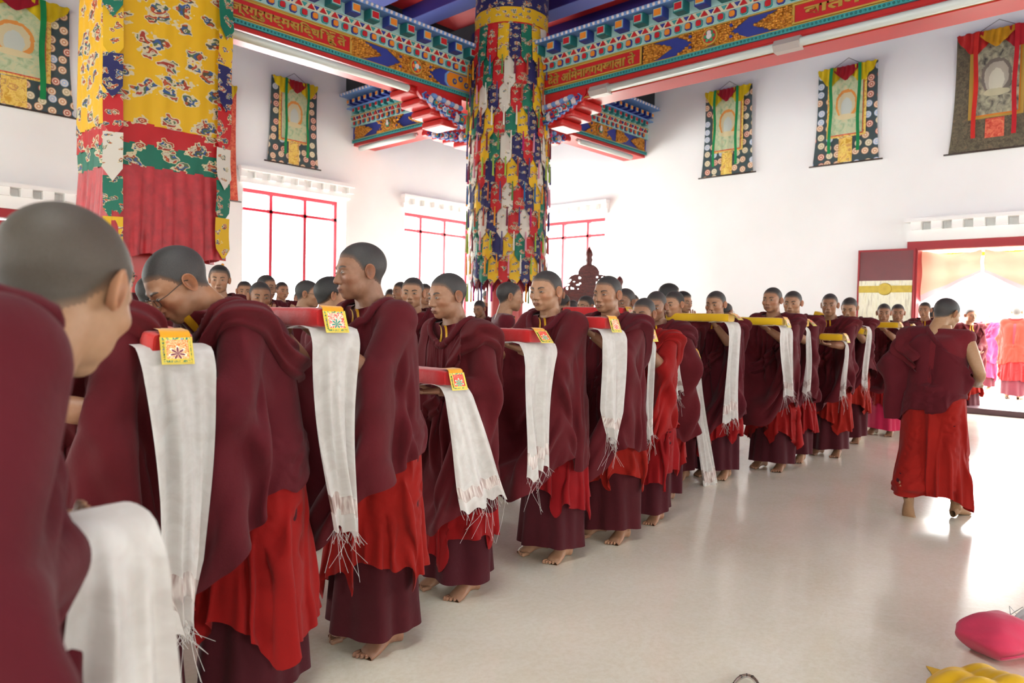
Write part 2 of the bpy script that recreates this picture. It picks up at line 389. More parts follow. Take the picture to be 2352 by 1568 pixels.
def make_beam(name, label, M, u0, u1, back=False, frieze=(), seed=0, phase=0):
    """M(u, v, z) -> world, u along the beam, v out of its visible face"""
    r = tag(empty(name, M(u0, -.3, 5.1)), label, 'beam', 'painted beams of the hall')
    off = np.array(M(u0, -.3, 5.1))
    W = lambda u, v, z: tuple(np.array(M(u, v, z)) - off)
    def bx(mb, a, b, v0, v1, z0, z1, mi=0):
        mb.add([W(a,v0,z0), W(b,v0,z0), W(b,v1,z0), W(a,v1,z0), W(a,v0,z1), W(b,v0,z1), W(b,v1,z1), W(a,v1,z1)], [(0,3,2,1),(4,5,6,7),(0,1,5,4),(1,2,6,5),(2,3,7,6),(3,0,4,7)], mi)
    top = 6.03 if back else 5.86
    m = MB(); bx(m, u0, u1, -.6, 0, 5.11, top); m.build('beam_core', MAT['deep_blue'], r)
    m = MB(); bx(m, u0, u1, -.58, -.02, 5.05, 5.112); m.build('soffit', MAT['red_soffit'], r)
    m = MB(); bx(m, u0, u1, 0, .03, 5.105, 5.165); m.build('lower_band', MAT['teal'], r)
    m = MB(); bx(m, u0, u1, 0, .036, 5.165, 5.175); bx(m, u0, u1, 0, .036, 5.445, 5.46); m.build('gilt_line', MAT['gold_line'], r)
    m = MB()
    u = u0+.03
    while u < u1-.02:
        m.ball(W(u, .03, 5.135), .017, 6, 4); u += .052
    tag(m.build('rope_moulding', MAT['teal_dark'], r, True), kind='stuff')
    # row of small framed squares
    zq0, zq1 = (5.45, 5.55) if back else (5.47, 5.585)
    m = MB(); bx(m, u0, u1, 0, .05, zq0-.012, zq1+.012); m.build('square_band', MAT['pale_teal'], r)
    zt0, zt1 = (zq1+.02, zq1+.095) if back else (5.605, 5.675)
    m = MB(); bx(m, u0, u1, 0, .06, zt0-.012, zt1+.012); m.build('triangle_band', MAT['cream'], r)
    m = MB(); bx(m, u0, u1, .0, .07, zt1+.012, zt1+.026); m.build('upper_gilt_line', MAT['gold_line'], r)
    key = ('q', back)
    def cached(key, fn):
        if key not in _dent: _dent[key] = fn()
        return _dent[key]
    # local piece meshes are modelled along +u=x, +v=-y and turned with the beam
    e = np.array(M(1, 0, 0)) - np.array(M(0, 0, 0)); nvec = np.array(M(0, 1, 0)) - np.array(M(0, 0, 0))
    flip = float(e[0]*(-nvec[1]) + e[1]*nvec[0])  # orientation only
    ang = math.atan2(-nvec[0], nvec[1]) + PI      # piece faces -y locally
    def put(nm, me, u, v, z): return link(nm, me, r, W(u, v, z), (0, 0, ang))
    def sq(cin, cout):
        def fn():
            q = MB(); h = (zq1-zq0)/2*.92
            oct_ = lambda s, k: [(-s, -s*k), (-s*k, -s), (s*k, -s), (s, -s*k), (s, s*k), (s*k, s), (-s*k, s), (-s, s*k)]
            q.prism(oct_(h, .6), 1, 0, -.02, 0); q.prism(oct_(h*.72, .6), 1, -.02, -.036, 1); return q.mesh('square', [cout, cin])
        return fn
    so = cached(('so', back), sq(MAT['orange'], MAT['deep_blue'])); sr = cached(('sr', back), sq(MAT['dentil_red'], MAT['teal']))
    u = u0+.1; k = phase
    while u < u1-.05:
        put('painted_square', so if k % 2 else sr, u, .05, (zq0+zq1)/2); k += 1; u += .165
    def tri(cm):
        def fn():
            q = MB(); h = (zt1-zt0); q.prism([(-.052, -h/2), (.052, -h/2), (0, h/2)], 1, 0, -.025); return q.mesh('triangle', cm)
        return fn
    def itri():
        q = MB(); h = (zt1-zt0)*.8; q.prism([(-.042, h/2), (0, -h/2), (.042, h/2)], 1, 0, -.014); return q
    tr_ = cached(('t', back), tri(MAT['dentil_red'])); it_ = [cached(('it', back, c_), lambda: itri().mesh('facet', MAT[c_])) for c_ in ('deep_blue', 'teal')]
    u = u0+.08; k = 0
    while u < u1-.06:
        put('triangle', tr_, u, .06, (zt0+zt1)/2); put('facet', it_[k % 2], u+.095, .06, (zt0+zt1)/2); u += .19; k += 1
    # dentils
    rows = [(5.69, 5.79, .16, .2), (5.83, 5.93, .3, .2)] if back else [(5.695, 5.84, .24, .33)]
    for ri, (z0, z1, pv, pitch) in enumerate(rows):
        m = MB(); bx(m, u0, u1, 0, pv*.35, z0-.012, z1+.01); m.build('dentil_board', MAT['pale_teal'], r)
        def dent(face, side):
            def fn():
                q = MB(); w = .085 if not back else .05; h = (z1-z0)
                q.box(-w, w, -pv, 0, 0, h, 1); q.box(-w*.78, w*.78, -pv-.014, -pv, h*.12, h*.9, 2); q.box(-w*.66, w*.66, -pv-.02, -pv-.014, h*.2, h*.82, 0)
                return q.mesh('dentil', [face, side, MAT['pale_teal']])
            return fn
        if back:
            ds = [cached(('d', ri), dent(MAT['dentil_red'] if ri == 0 else MAT['orange'], MAT['teal'] if ri == 0 else MAT['deep_blue']))]
        else:
            ds = [cached(('d', 'o'), dent(MAT['orange'], MAT['deep_blue'])), cached(('d', 'r'), dent(MAT['dentil_red'], MAT['teal_dark']))]
        u = u0+.16; k = phase
        while u < u1-.1:
            put('dentil', ds[k % len(ds)], u, 0, z0); k += 1; u += pitch
        if back and ri == 0:
            m = MB(); bx(m, u0, u1, 0, .18, z1+.005, z1+.03); m.build('dentil_shelf', MAT['sky_blue'], r)
    zt = top-.0
    if back: m = MB(); bx(m, u0, u1, -.5, .2, 6.085, 6.6); m.build('top_board', MAT['ceiling_dark'], r)
    m = MB(); bx(m, u0, u1, 0, .36 if back else .28, zt-.005, zt+.055); m.build('bead_board', MAT['sky_blue'], r)
    m = MB(); u = u0+.05
    while u < u1-.03:
        m.ball(W(u, .36 if back else .28, zt+.025), (.03 if back else .026), 7, 5); u += .11 if back else .088
    tag(m.build('bead_row', MAT['bead_white'], r, True), kind='stuff')
    # frieze ornaments
    for it in frieze:
        kd, a, b = it[0], it[1], it[2]; z0, z1 = 5.185, 5.44; zm = (z0+z1)/2
        if kd == 'text':
            p = MB(); bx(p, a, b, 0, .02, z0, z1, 0)
            bx(p, a, b, .0, .035, z1-.022, z1, 1); bx(p, a, b, .0, .035, z0, z0+.022, 1); bx(p, a, a+.03, 0, .035, z0+.022, z1-.022, 1); bx(p, b-.03, b, 0, .035, z0+.022, z1-.022, 1)
            pn = p.build('inscription_panel', [MAT['dentil_red'], MAT['gold_line']], r)
            me, co = outline_text(it[3], .2, MAT['gold_letter'], 'inscription', pn, None)
            w0, w1 = co[:, 0].min(), co[:, 0].max(); y0, y1 = co[:, 1].min(), co[:, 1].max()
            ins0, ins1 = it[4] if len(it) > 4 else (a+.1, b-.1)
            uu = ins0 + (co[:, 0]-w0)/(w1-w0)*(ins1-ins0) if not it[5:] or not it[5] else ins1 - (co[:, 0]-w0)/(w1-w0)*(ins1-ins0)
            zz = z0+.035 + (co[:, 1]-y0)/(y1-y0)*(z1-z0-.07)
            new = np.array([W(u_, .022 + c_[2], z_) for u_, c_, z_ in zip(uu, co, zz)]); me.vertices.foreach_set('co', new.ravel()); me.update()
            link('inscription', me, pn)
        elif kd == 'leaf':     # acanthus end piece pointing to b
            p = MB(); s = 1 if b > a else -1; L = abs(b-a)
            pts = [(a, z0), (a+s*L*.25, z0-.0), (a+s*L*.5, z0+.02), (a+s*L*.62, z0+.05), (a+s*L*.85, zm-.03), (b, zm), (a+s*L*.85, zm+.04), (a+s*L*.62, z1-.05), (a+s*L*.45, z1-.015), (a+s*L*.2, z1), (a, z1)]
            gold_mass(p, pts, W, seed=int(a*100)); p.build('gilt_leaf', MAT['gold_relief'], r, True)
        elif kd == 'cross':    # gilt X-shaped field with a round medallion
            p = MB(); c = (a+b)/2; h = (b-a)/2
            pts = [(a, z0), (c-h*.3, z0), (c, z0+.015), (c+h*.3, z0), (b, z0), (c+h*.52, zm), (b, z1), (c+h*.3, z1), (c, z1-.01), (c-h*.3, z1), (a, z1), (c-h*.52, zm)]
            gold_mass(p, pts, W, seed=int(c*100)); g = p.build('gilt_cross', MAT['gold_relief'], r, True)
            def disc(rad, v0, v1, mt, nm, par, n=24, uc=c, zc_=zm):
                q = MB(); top_ = [W(uc+rad*math.cos(2*PI*i/n), v1, zc_+rad*math.sin(2*PI*i/n)) for i in range(n)]; bot = [W(uc+rad*math.cos(2*PI*i/n), v0, zc_+rad*math.sin(2*PI*i/n)) for i in range(n)]
                q.add(bot+top_, [tuple(range(n, 2*n))] + [(i, (i+1)%n, (i+1)%n+n, i+n) for i in range(n)]); return q.build(nm, mt, par)
            disc(.115, .02, .06, MAT['gold_line'], 'medallion_rim', g); disc(.092, .06, .066, MAT['dentil_red'], 'medallion', g)
            col = it[3] if len(it) > 3 else 'rose'
            for i in range(6):
                an = 2*PI*i/6; disc(.026, .066, .072, MAT['orange' if i % 2 else 'teal'] if col == 'rose' else MAT['green_paint'], 'petal', g, 10, c+.058*math.cos(an), zm+.058*math.sin(an))
            disc(.04, .066, .08, MAT['bead_white'], 'flower_heart', g, 12)
            if col != 'rose': disc(.03, .066, .085, MAT['bead_white'], 'shell_tip', g, 12, c, zm+.045)
            for su in (-1, 1):
                for sz in (-1, 1): disc(.022, .03, .05, MAT['deep_blue'], 'gem', g, 10, c+su*h*.58, zm+sz*.075)
        elif kd == 'cartouche':
            p = MB(); c = (a+b)/2; h = (b-a)/2
            def oct2(s): return [(c-h*s, zm-.06*s), (c-h*s*.8, zm-.125*s), (c+h*s*.8, zm-.125*s), (c+h*s, zm-.06*s), (c+h*s, zm+.06*s), (c+h*s*.8, zm+.125*s), (c-h*s*.8, zm+.125*s), (c-h*s, zm+.06*s)]
            for s, v, mi in ((1.0, .02, 0), (.9, .03, 1)):
                pts = oct2(s); n = 8; p.add([W(u_, 0, z_) for u_, z_ in pts] + [W(u_, v, z_) for u_, z_ in pts], [tuple(range(n, 2*n))] + [(i, (i+1)%n, (i+1)%n+n, i+n) for i in range(n)], mi)
            g = p.build('cartouche', [MAT['sky_blue'], MAT['orange']], r)
            for du, dz in ((-.13, -.02), (0, .045), (.13, -.03)):
                for rr, v, mt in ((.058, .036, 'gold_line'), (.046, .042, 'deep_blue'), (.022, .05, 'gold_letter')):
                    q = MB(); n = 16; q.add([W(c+du+rr*math.cos(2*PI*i/n), v, zm+dz+rr*math.sin(2*PI*i/n)) for i in range(n)] + [W(c+du+rr*math.cos(2*PI*i/n), .02, zm+dz+rr*math.sin(2*PI*i/n)) for i in range(n)], [tuple(range(n))] + [(i, (i+1)%n, (i+1)%n+n, i+n) for i in range(n)]); q.build('jewel_roundel', MAT[mt], g)
    return r
YB, XB = 9.16, 9.24
MA = lambda u, v, z: (u, YB - v, z)          # beams along X, face towards -Y
MBm = lambda u, v, z: (XB - v, u, z)         # beams along Y, face towards -X
make_beam('painted_beam', 'long painted beam with gilt script, between yellow pillar hanging and banner column', MA, 2.0, 9.3, frieze=[
    ('text', 3.3, 6.2, 'औं माहुँ हूँ वज्रगुरुपद्मसिद्धि हूँ ते', (3.4, 6.1)), ('leaf', 6.2, 6.74), ('cross', 6.86, 7.9), ('cartouche', 8.02, 8.66)])
make_beam('painted_beam', 'painted beam with gilt script running right from the banner column to upper right', MBm, -2.0, 9.2, frieze=[
    ('text', 6.14, 8.1, 'देते ओंमेनावगयखाला ते', (6.26, 7.95), True), ('leaf', 6.12, 5.64), ('cross', 4.5, 5.56, 'shell'), ('leaf', 3.9, 4.42), ('text', 1.2, 3.9, 'वातेनप्राणाकुहूँमेखा', (1.3, 3.75), True)], phase=1)
make_beam('painted_beam', 'back painted beam reaching the window wall, left behind the banner column', MBm, 9.3, YWALL, True, frieze=[('cross', 9.9, 10.9), ('leaf', 11.1, 11.6), ('cross', 11.75, 12.65, 'shell'), ('leaf', 13.4, 12.8)])
make_beam('painted_beam', 'back painted beam reaching the right wall, right behind the banner column', MA, 9.4, XW, True, frieze=[('cross', 10.6, 11.5), ('cross', 11.75, 12.7, 'shell'), ('leaf', 12.85, 13.3), ('leaf', 13.9, 13.4)], phase=1)

# carved cloud brackets under the beams beside the column and red stepped corbels behind them
def cloud_bracket(M, u0, s, label, L=1.75, D=.42):
    r = tag(empty('carved_bracket', M(u0, -.3, 5.05)), label, 'bracket', 'carved brackets under the beams'); off = np.array(M(u0, -.3, 5.05)); W = lambda u, v, z: tuple(np.array(M(u, v, z)) - off)
    # red stepped corbel
    for i in range(4):
        q = MB(); a, b = u0, u0 + s*L*(1.12 - i*.24); lo, hi = min(a, b), max(a, b); z1 = 5.05 - i*.12; z0 = z1-.12
        q.add([W(lo,-.6,z0), W(hi,-.6,z0), W(hi,-.07,z0), W(lo,-.07,z0), W(lo,-.6,z1), W(hi,-.6,z1), W(hi,-.07,z1), W(lo,-.07,z1)], [(0,3,2,1),(4,5,6,7),(0,1,5,4),(1,2,6,5),(2,3,7,6),(3,0,4,7)]); bevel(q.build('corbel_step', MAT['red_paint'], r), .04, 3)
    # carved face: scalloped clouds, layered colours
    prof = lambda t: D*(1-.82*t**1.35)
    q = MB(); n = 40; pts = [(u0, 5.05), (u0+s*L, 5.05)]
    for i in range(n+1):
        tt = 1-i/n; sc = .045*abs(math.sin(tt*PI*4.0)); pts.append((u0+s*L*tt, 5.05-prof(tt)-sc))
    m = len(pts); q.add([W(u, -.07, z) for u, z in pts]+[W(u, -.01, z) for u, z in pts], [tuple(range(m, 2*m))]+[(i, (i+1)%m, (i+1)%m+m, i+m) for i in range(m)]); q.build('carved_board', MAT['dentil_red'], r)
    rnd = random.Random(int(u0*37)); cols = ['sky_blue', 'teal', 'orange', 'bead_white', 'deep_blue', 'red_paint']
    for i in range(9):
        tt = .04+.1*i; uu = u0+s*L*tt; zz = 5.05-prof(tt)*.84; rr = .095*(1-.4*tt)
        for k, (f, v, c) in enumerate(((1.0, .015, 'sky_blue'), (.78, .03, 'bead_white' if i % 2 else 'deep_blue'), (.58, .045, cols[(i*2+1) % 6]), (.28, .06, cols[(i+2) % 6]))):
            q = MB(); nn = 18; P = [(uu+rr*f*(1+.16*math.sin(5*a_))*math.cos(a_), zz+rr*f*(1+.16*math.sin(5*a_))*math.sin(a_)) for a_ in [2*PI*j/nn for j in range(nn)]]
            q.add([W(u, v-.03, z) for u, z in P]+[W(u, v, z) for u, z in P], [tuple(range(nn, 2*nn))]+[(j, (j+1)%nn, (j+1)%nn+nn, j+nn) for j in range(nn)]); q.build('cloud_scroll', MAT[c], r)
        zz2 = 5.05-prof(tt)*.36; rr2 = .05
        if prof(tt) > .2:
            q = MB(); q.add([W(uu+rr2*1.4*math.cos(a_), -.01, zz2+rr2*math.sin(a_)) for a_ in [2*PI*j/10 for j in range(10)]]+[W(uu+rr2*.9*math.cos(a_), .025, zz2+rr2*.7*math.sin(a_)) for a_ in [2*PI*j/10 for j in range(10)]], [tuple(range(10, 20))]+[(j, (j+1)%10, (j+1)%10+10, j+10) for j in range(10)]); q.build('leaf_scroll', MAT[cols[(i*3) % 6]], r)
    return r
cloud_bracket(MA, 8.42, -1, 'carved cloud bracket under the beam on the left of the banner column', L=.95)
cloud_bracket(MBm, 8.04, -1, 'carved cloud bracket under the beam on the right of the banner column', L=.85)
cloud_bracket(MBm, 9.85, 1, 'far carved cloud bracket below the left back beam', L=1.3)
cloud_bracket(MA, 10.0, 1, 'far carved cloud bracket below the right back beam', L=1.3)

# fluorescent battens on the beams
def batten(M, a, b, label, boxes=()):
    r = tag(empty('strip_light', M(a, 0, 5.0)), label, 'light', 'strip lights below the beams'); off = np.array(M(a, 0, 5.0)); W = lambda u, v, z: tuple(np.array(M(u, v, z)) - off)
    q = MB(); q.tube([W(a, .02, 4.955), W(b, .02, 4.955)], .055, 10); q.build('tube_cover', MAT['tube_white'], r, True)
    q = MB(); q.tube([W(a, -.06, 5.0), W(b, -.06, 5.0)], .035, 4); q.build('back_channel', MAT['fixture_box'], r)
    for u in boxes:
        q = MB(); pts = [(-.07, 4.88), (.05, 4.88), (.1, 4.95), (.05, 5.03), (-.07, 5.03)]; n = 5
        q.add([W(u-.17, v, z) for v, z in pts]+[W(u+.17, v, z) for v, z in pts], [tuple(range(n)), tuple(range(2*n-1, n-1, -1))]+[(i, i+n, (i+1)%n+n, (i+1)%n) for i in range(n)]); q.build('end_box', MAT['fixture_box'], r)
batten(MA, 4.2, 7.25, 'pale strip light under the beam left of the banner column')
batten(MBm, -1.5, 6.9, 'pale strip light with two end boxes under the right beam', (6.9, 3.95))
batten(MBm, 11.4, 13.2, 'small strip light under the left back beam')
batten(MA, 11.6, 13.4, 'small strip light under the right back beam')
q = MB(); q.box(XB+.03, XB+.55, -2, 8.6, 4.93, 5.05); tag(q.build('trim_20', MAT['red_paint']), kind='structure')
q = MB(); q.box(XB+.02, XB+.05, -2, 8.6, 4.915, 4.93); tag(q.build('trim_21', MAT['gold_line']), kind='structure')
q = MB(); q.box(XB+.05, XB+.1, -2, 8.6, 4.9, 4.93); tag(q.build('trim_22', MAT['red_paint']), kind='structure')
# ================================================================== brocade materials
NAVY, YEL, RED, GRN, WHT = srgb(40,38,96), srgb(236,186,22), srgb(200,28,34), srgb(22,116,92), srgb(228,218,204)
BRO = {'navy': brocade('brocade_navy', NAVY, 6.5, .26), 'yellow': brocade('brocade_yellow', YEL, 6.5, .24), 'red': brocade('brocade_red', RED, 6.5, .26), 'green': brocade('brocade_green', GRN, 6.5, .24), 'white': brocade('brocade_white', WHT, 6.5, .2)}
brocade('brocade_yellow_big', srgb(238,184,14), 3.5, .34); brocade('brocade_red_big', srgb(196,26,32), 3.8, .32); brocade('brocade_green_big', srgb(18,112,88), 3.8, .32)
t = NT('red_silk'); t.set(Roughness=.5); t.b.inputs['Sheen Weight'].default_value = .3; nz = t.noise(t.coord('Object'), 9, 4, .6); t.base(t.ramp(nz[0], [(.3, srgb(150,18,28)), (.7, srgb(186,30,40))])); t.bump(nz[0], .2, .01)
fabric('maroon_tip', srgb(110,20,36))
for nm, c in dict(pink=(226,150,170), lime=(160,190,70), ivory=(226,220,206), amber=(232,150,30), plum=(120,30,60), sky=(40,110,170), violet=(84,76,130), rust=(180,80,50), magenta=(196,30,110), leaf=(90,140,70)).items(): fabric('tassel_'+nm, srgb(*c), .7, .2, .05)
TAS = ['tassel_'+k for k in ('pink', 'lime', 'ivory', 'amber', 'plum', 'sky', 'violet', 'rust', 'magenta', 'leaf')]

# ================================================================== banner column
CX, CY, CRAD = 9.1, 8.7, .60
colr = tag(empty('banner_column', (CX, CY, 0)), 'round column hung with rows of pointed many-coloured brocade tongues and tassels', 'column')
q = MB(); q.lathe([(.3, 0), (.3, 7.3)], 32); q.build('column_shaft', MAT['red_paint'], colr, True)
zrow = lambda y: CAM_H + (on_Y(1169, y, CY-.44)[2]-CAM_H)
def band(z0, z1, mat, nm, rad):
    n = 72; rows = 4; G = np.zeros((rows, n+1, 3)); U = np.zeros((rows, n+1, 2))
    for i in range(rows):
        for j in range(n+1):
            a = 2*PI*j/n; r = rad*(1+.008*math.sin(9*a+i))
            G[i, j] = (r*math.cos(a), r*math.sin(a), z1+(z0-z1)*i/(rows-1)); U[i, j] = (a*rad, z1+(z0-z1)*i/(rows-1))
    q = MB(); q.grid(G, False, 0, U); return q.build(nm, mat, colr, True)
zb = [zrow(y) for y in (10, 45, 80)]
band(zb[0], 7.25, BRO['navy'], 'navy_band', CRAD+.02); band(zb[1], zb[0], BRO['yellow'], 'yellow_band', CRAD+.02); band(zb[2]-.1, zb[1], BRO['red'], 'red_band', CRAD+.02)
NT_ = 22
def tongue_mesh(mat, w, h, seed, last=False):
    nu, nv = 5, 8; G = np.zeros((nv, nu, 3)); U = np.zeros((nv, nu, 2)); rnd = random.Random(seed); ox, oy = rnd.uniform(0, 30), rnd.uniform(0, 30)
    for i in range(nv):
        for j in range(nu):
            x = (j/(nu-1)-.5)*w; s = i/(nv-1); zl = h*(1-.2*abs(2*j/(nu-1)-1)); z = -s*zl
            out = .02 + .035*s + .01*math.cos(PI*(2*j/(nu-1)-1)) - .6*x*x + .006*rnd.uniform(-1, 1)
            G[i, j] = (x, -out, z); U[i, j] = (x+ox, z+oy)
    q = MB(); q.grid(G[::-1], False, 0, U[::-1]); return q.mesh('tongue', mat, True)
names5 = ['white', 'red', 'navy', 'yellow', 'green']; W_T = 2*PI*CRAD/NT_*1.06
ytips = [147, 208, 264, 322, 381, 438, 496, 552, 605, 658]
TM = {(c, k): tongue_mesh(BRO[c], W_T, .66, hash((c, k)) % 1000 if False else names5.index(c)*7+k) for c in names5 for k in range(3)}
def tassel_mesh(mat):
    q = MB(); q.tube([(0, 0, 0), (0, 0, -.035)], .010, 6); q.tube([(0, 0, -.03), (0, 0, -.06), (0, 0, -.30), (0, 0, -.31)], [.007, .012, .017, .010], 7); return q.mesh('tassel', mat, True)
TSM = {k: tassel_mesh(MAT[k]) for k in TAS}
tipm = {}
def tip_mesh():
    q = MB(); w = W_T*.98; G = np.array([[(x, -.028-.5*x*x*-1*0, z*(1-.25*abs(2*x/w))) for x in np.linspace(-w/2, w/2, 5)] for z in (-.76, -.6, -.45)]); q.grid(G); return q.mesh('maroon_tip', MAT['maroon_tip'], True)
TIP = tip_mesh(); rnd = random.Random(5)
for ri, yt in enumerate(ytips):
    ztip = zrow(yt); ztop = ztip + .66; prev = None
    for k in range(NT_):
        a = 2*PI*(k+.5*(ri % 2))/NT_ + .03*ri
        cands = [c for c in names5 if c != prev]; c = rnd.choice(cands); prev = c
        rr = CRAD + .012*(len(ytips)-ri)*.35 - .0
        o = link('brocade_tongue', TM[(c, rnd.randrange(3))], colr, (rr*math.cos(a), rr*math.sin(a), ztop), (rnd.uniform(-.02, .02), 0, a+PI/2))
        ts = link('tassel', TSM[rnd.choice(TAS)], o, (0, -.085, -.6 if ri == len(ytips)-1 else -.52))
        if ri == len(ytips)-1: link('tongue_tip', TIP, o, (0, .012, 0))

# ================================================================== square pillar hanging on the left
PX, PY, PH = 3.47, 9.3, .6
pil = tag(empty('pillar_hanging', (PX, PY, 0)), 'square yellow brocade pillar hanging with red pleated skirt and patchwork ribbons', 'hanging')
zz = lambda y: on_Y(370, y, PY-PH)[2]
Z_Y, Z_R, Z_G, Z_S = zz(294), zz(341), zz(390), zz(590)
q = MB(); q.box(-.3, .3, -.3, .3, 0, 7.0); q.build('pillar_shaft', MAT['red_paint'], pil)
def sq_tube(z0, z1, nz, mat, nm, flare0=0., flare1=0., fold=0.0, nf=14, seed=0, bulge=0., hem=0.):
    per = 4; nn = 40; G = np.zeros((nz, nn*4+1, 3)); U = np.zeros((nz, nn*4+1, 2)); rnd = np.random.RandomState(seed); ph = rnd.uniform(0, 6.28, 8)
    for i in range(nz):
        s = i/(nz-1); z = z1+(z0-z1)*s
        for j in range(nn*4+1):
            side = min(j//nn, 3); f = (j-side*nn)/nn if j < nn*4 else 1.0
            h = PH + flare0+(flare1-flare0)*s + bulge*math.sin(PI*s)
            p = [(-h+2*h*f, -h), (h, -h+2*h*f), (h-2*h*f, h), (-h, h-2*h*f)][side]; nrm = [(0,-1), (1,0), (0,1), (-1,0)][side]
            w = (side+f)*nf
            d = fold*(math.sin(w*2*PI+ph[0]+.8*math.sin(3*s+ph[1])) * (.55+.45*math.sin(w*1.7+ph[2])) + .5*math.sin(w*4*PI*.77+ph[3]+s*2)) * (.25+.75*s)
            env = min(1, 8*min(f, 1-f)+.3)
            zz_ = z + (hem*(math.sin(w*1.3+ph[4]) + .6*math.sin(w*2*PI*.5+ph[5])) if i == nz-1 else 0)
            G[i, j] = (p[0]+nrm[0]*d*env, p[1]+nrm[1]*d*env, zz_); U[i, j] = ((side+f)*2*PH, z)
    q = MB(); q.grid(G[::-1], False, 0, U[::-1]); return q.build(nm, mat, pil, True)
sq_tube(Z_Y, 6.9, 26, MAT['brocade_yellow_big'], 'yellow_brocade', -.03, .02, .014, 4, 1)
sq_tube(Z_R, Z_Y+.02, 5, MAT['brocade_red_big'], 'red_brocade_band', .012, .014, .014, 4, 2)
sq_tube(Z_G, Z_R+.02, 5, MAT['brocade_green_big'], 'green_brocade_band', .01, .0, .018, 4, 3)
sq_tube(Z_S, Z_G+.02, 22, MAT['red_silk'], 'pleated_skirt', .0, .05, .05, 7, 4, hem=.02)
# ribbons of pointed brocade lengths at the two visible corners
def ribbon(cx_, cy_, ang, seq, nm='corner_ribbon'):
    r = empty(nm, (cx_, cy_, 0), ang, pil)
    w = .2
    for i, (c, zt, zb_) in enumerate(seq):
        nv = 10; G = np.zeros((nv, 5, 3)); U = np.zeros((nv, 5, 2))
        for a in range(nv):
            for b in range(5):
                x = (b/4-.5)*w; s = a/(nv-1); z = zt - s*(zt-zb_-.0)*(1-(.14/max(.2, zt-zb_))*abs(2*b/4-1))
                G[a, b] = (x, -.012*(len(seq)-i)*.5-.015-.02*math.sin(7*z)*s, z); U[a, b] = (x+i*3.1, z+i*1.7)
        q = MB(); q.grid(G[::-1], False, 0, U[::-1]); q.build('ribbon_length', BRO[c], r, True)
    q = MB(); zb_ = seq[-1][2]; q.ball((0, -.03, zb_-.05), .018, 8, 6); q.tube([(0, -.03, zb_-.06), (0, -.03, zb_-.3)], [.008, .014], 6); q.build('ribbon_tassel', MAT['tassel_amber'], r, True)
zl = lambda y: on_Y(262, y, PY-PH)[2]
zr = lambda y: on_Y(487, y, PY-PH)[2]
ribbon(-PH-.01, -PH-.015, -.5, [(c, zl(a), zl(b)) for c, a, b in (('green', -60, 45), ('yellow', 20, 140), ('navy', 125, 230), ('red', 218, 318), ('white', 305, 418), ('green', 405, 510), ('yellow', 498, 640))])
ribbon(PH-.02, -PH-.06, .25, [(c, zr(a), zr(b)) for c, a, b in (('white', -60, 5), ('green', -20, 92), ('yellow', 70, 178), ('navy', 150, 258), ('red', 240, 352), ('white', 340, 436), ('green', 415, 514), ('yellow', 500, 598))])

# ================================================================== thangkas (hanging scrolls)
t = NT('mount_brocade'); t.set(Roughness=.6); uv = t.mapping(t.coord('UV'), (6, 6, 1)); vor = t.n('ShaderNodeTexVoronoi'); vor.voronoi_dimensions = '2D'; vor.inputs['Randomness'].default_value = .45; vor.inputs['Scale'].default_value = 1; t.l(uv, vor.inputs['Vector'])
sep = t.n('ShaderNodeSeparateColor'); t.l(vor.outputs['Color'], sep.inputs[0]); fl_ = t.ramp(sep.outputs[0], [(0, srgb(214,160,120)), (.33, srgb(176,196,226)), (.6, srgb(206,190,150)), (.8, srgb(200,110,90))], 'CONSTANT')
ring = t.math('SINE', t.math('MULTIPLY', vor.outputs['Distance'], 30)); fl2 = t.mix(t.math('GREATER_THAN', ring, .5), fl_, srgb(240,228,206))
t.base(t.mix(t.math('LESS_THAN', vor.outputs['Distance'], .37), srgb(62,78,80), fl2))
t = NT('gold_brocade_panel'); t.set(Roughness=.5); uv = t.mapping(t.coord('UV'), (9, 9, 1)); nz = t.noise(uv, 1.2, 3, .6, 1.0); t.base(t.ramp(nz[0], [(.35, srgb(214,160,50)), (.5, srgb(244,214,110)), (.62, srgb(214,150,80)), (.75, srgb(150,170,120))]))
t = NT('red_brocade_mount'); t.set(Roughness=.6); uv = t.mapping(t.coord('UV'), (14, 14, 1)); nz = t.noise(uv, 1.2, 3, .6, 1.0); t.base(t.ramp(nz[0], [(.35, srgb(196,60,40)), (.6, srgb(226,110,80)), (.75, srgb(220,160,100))]))
t = NT('dark_brocade_mount'); t.set(Roughness=.6); uv = t.mapping(t.coord('UV'), (18, 18, 1)); nz = t.noise(uv, 1.2, 3, .6, 1.0); t.base(t.ramp(nz[0], [(.35, srgb(74,66,52)), (.6, srgb(110,100,76)), (.75, srgb(140,100,70))]))
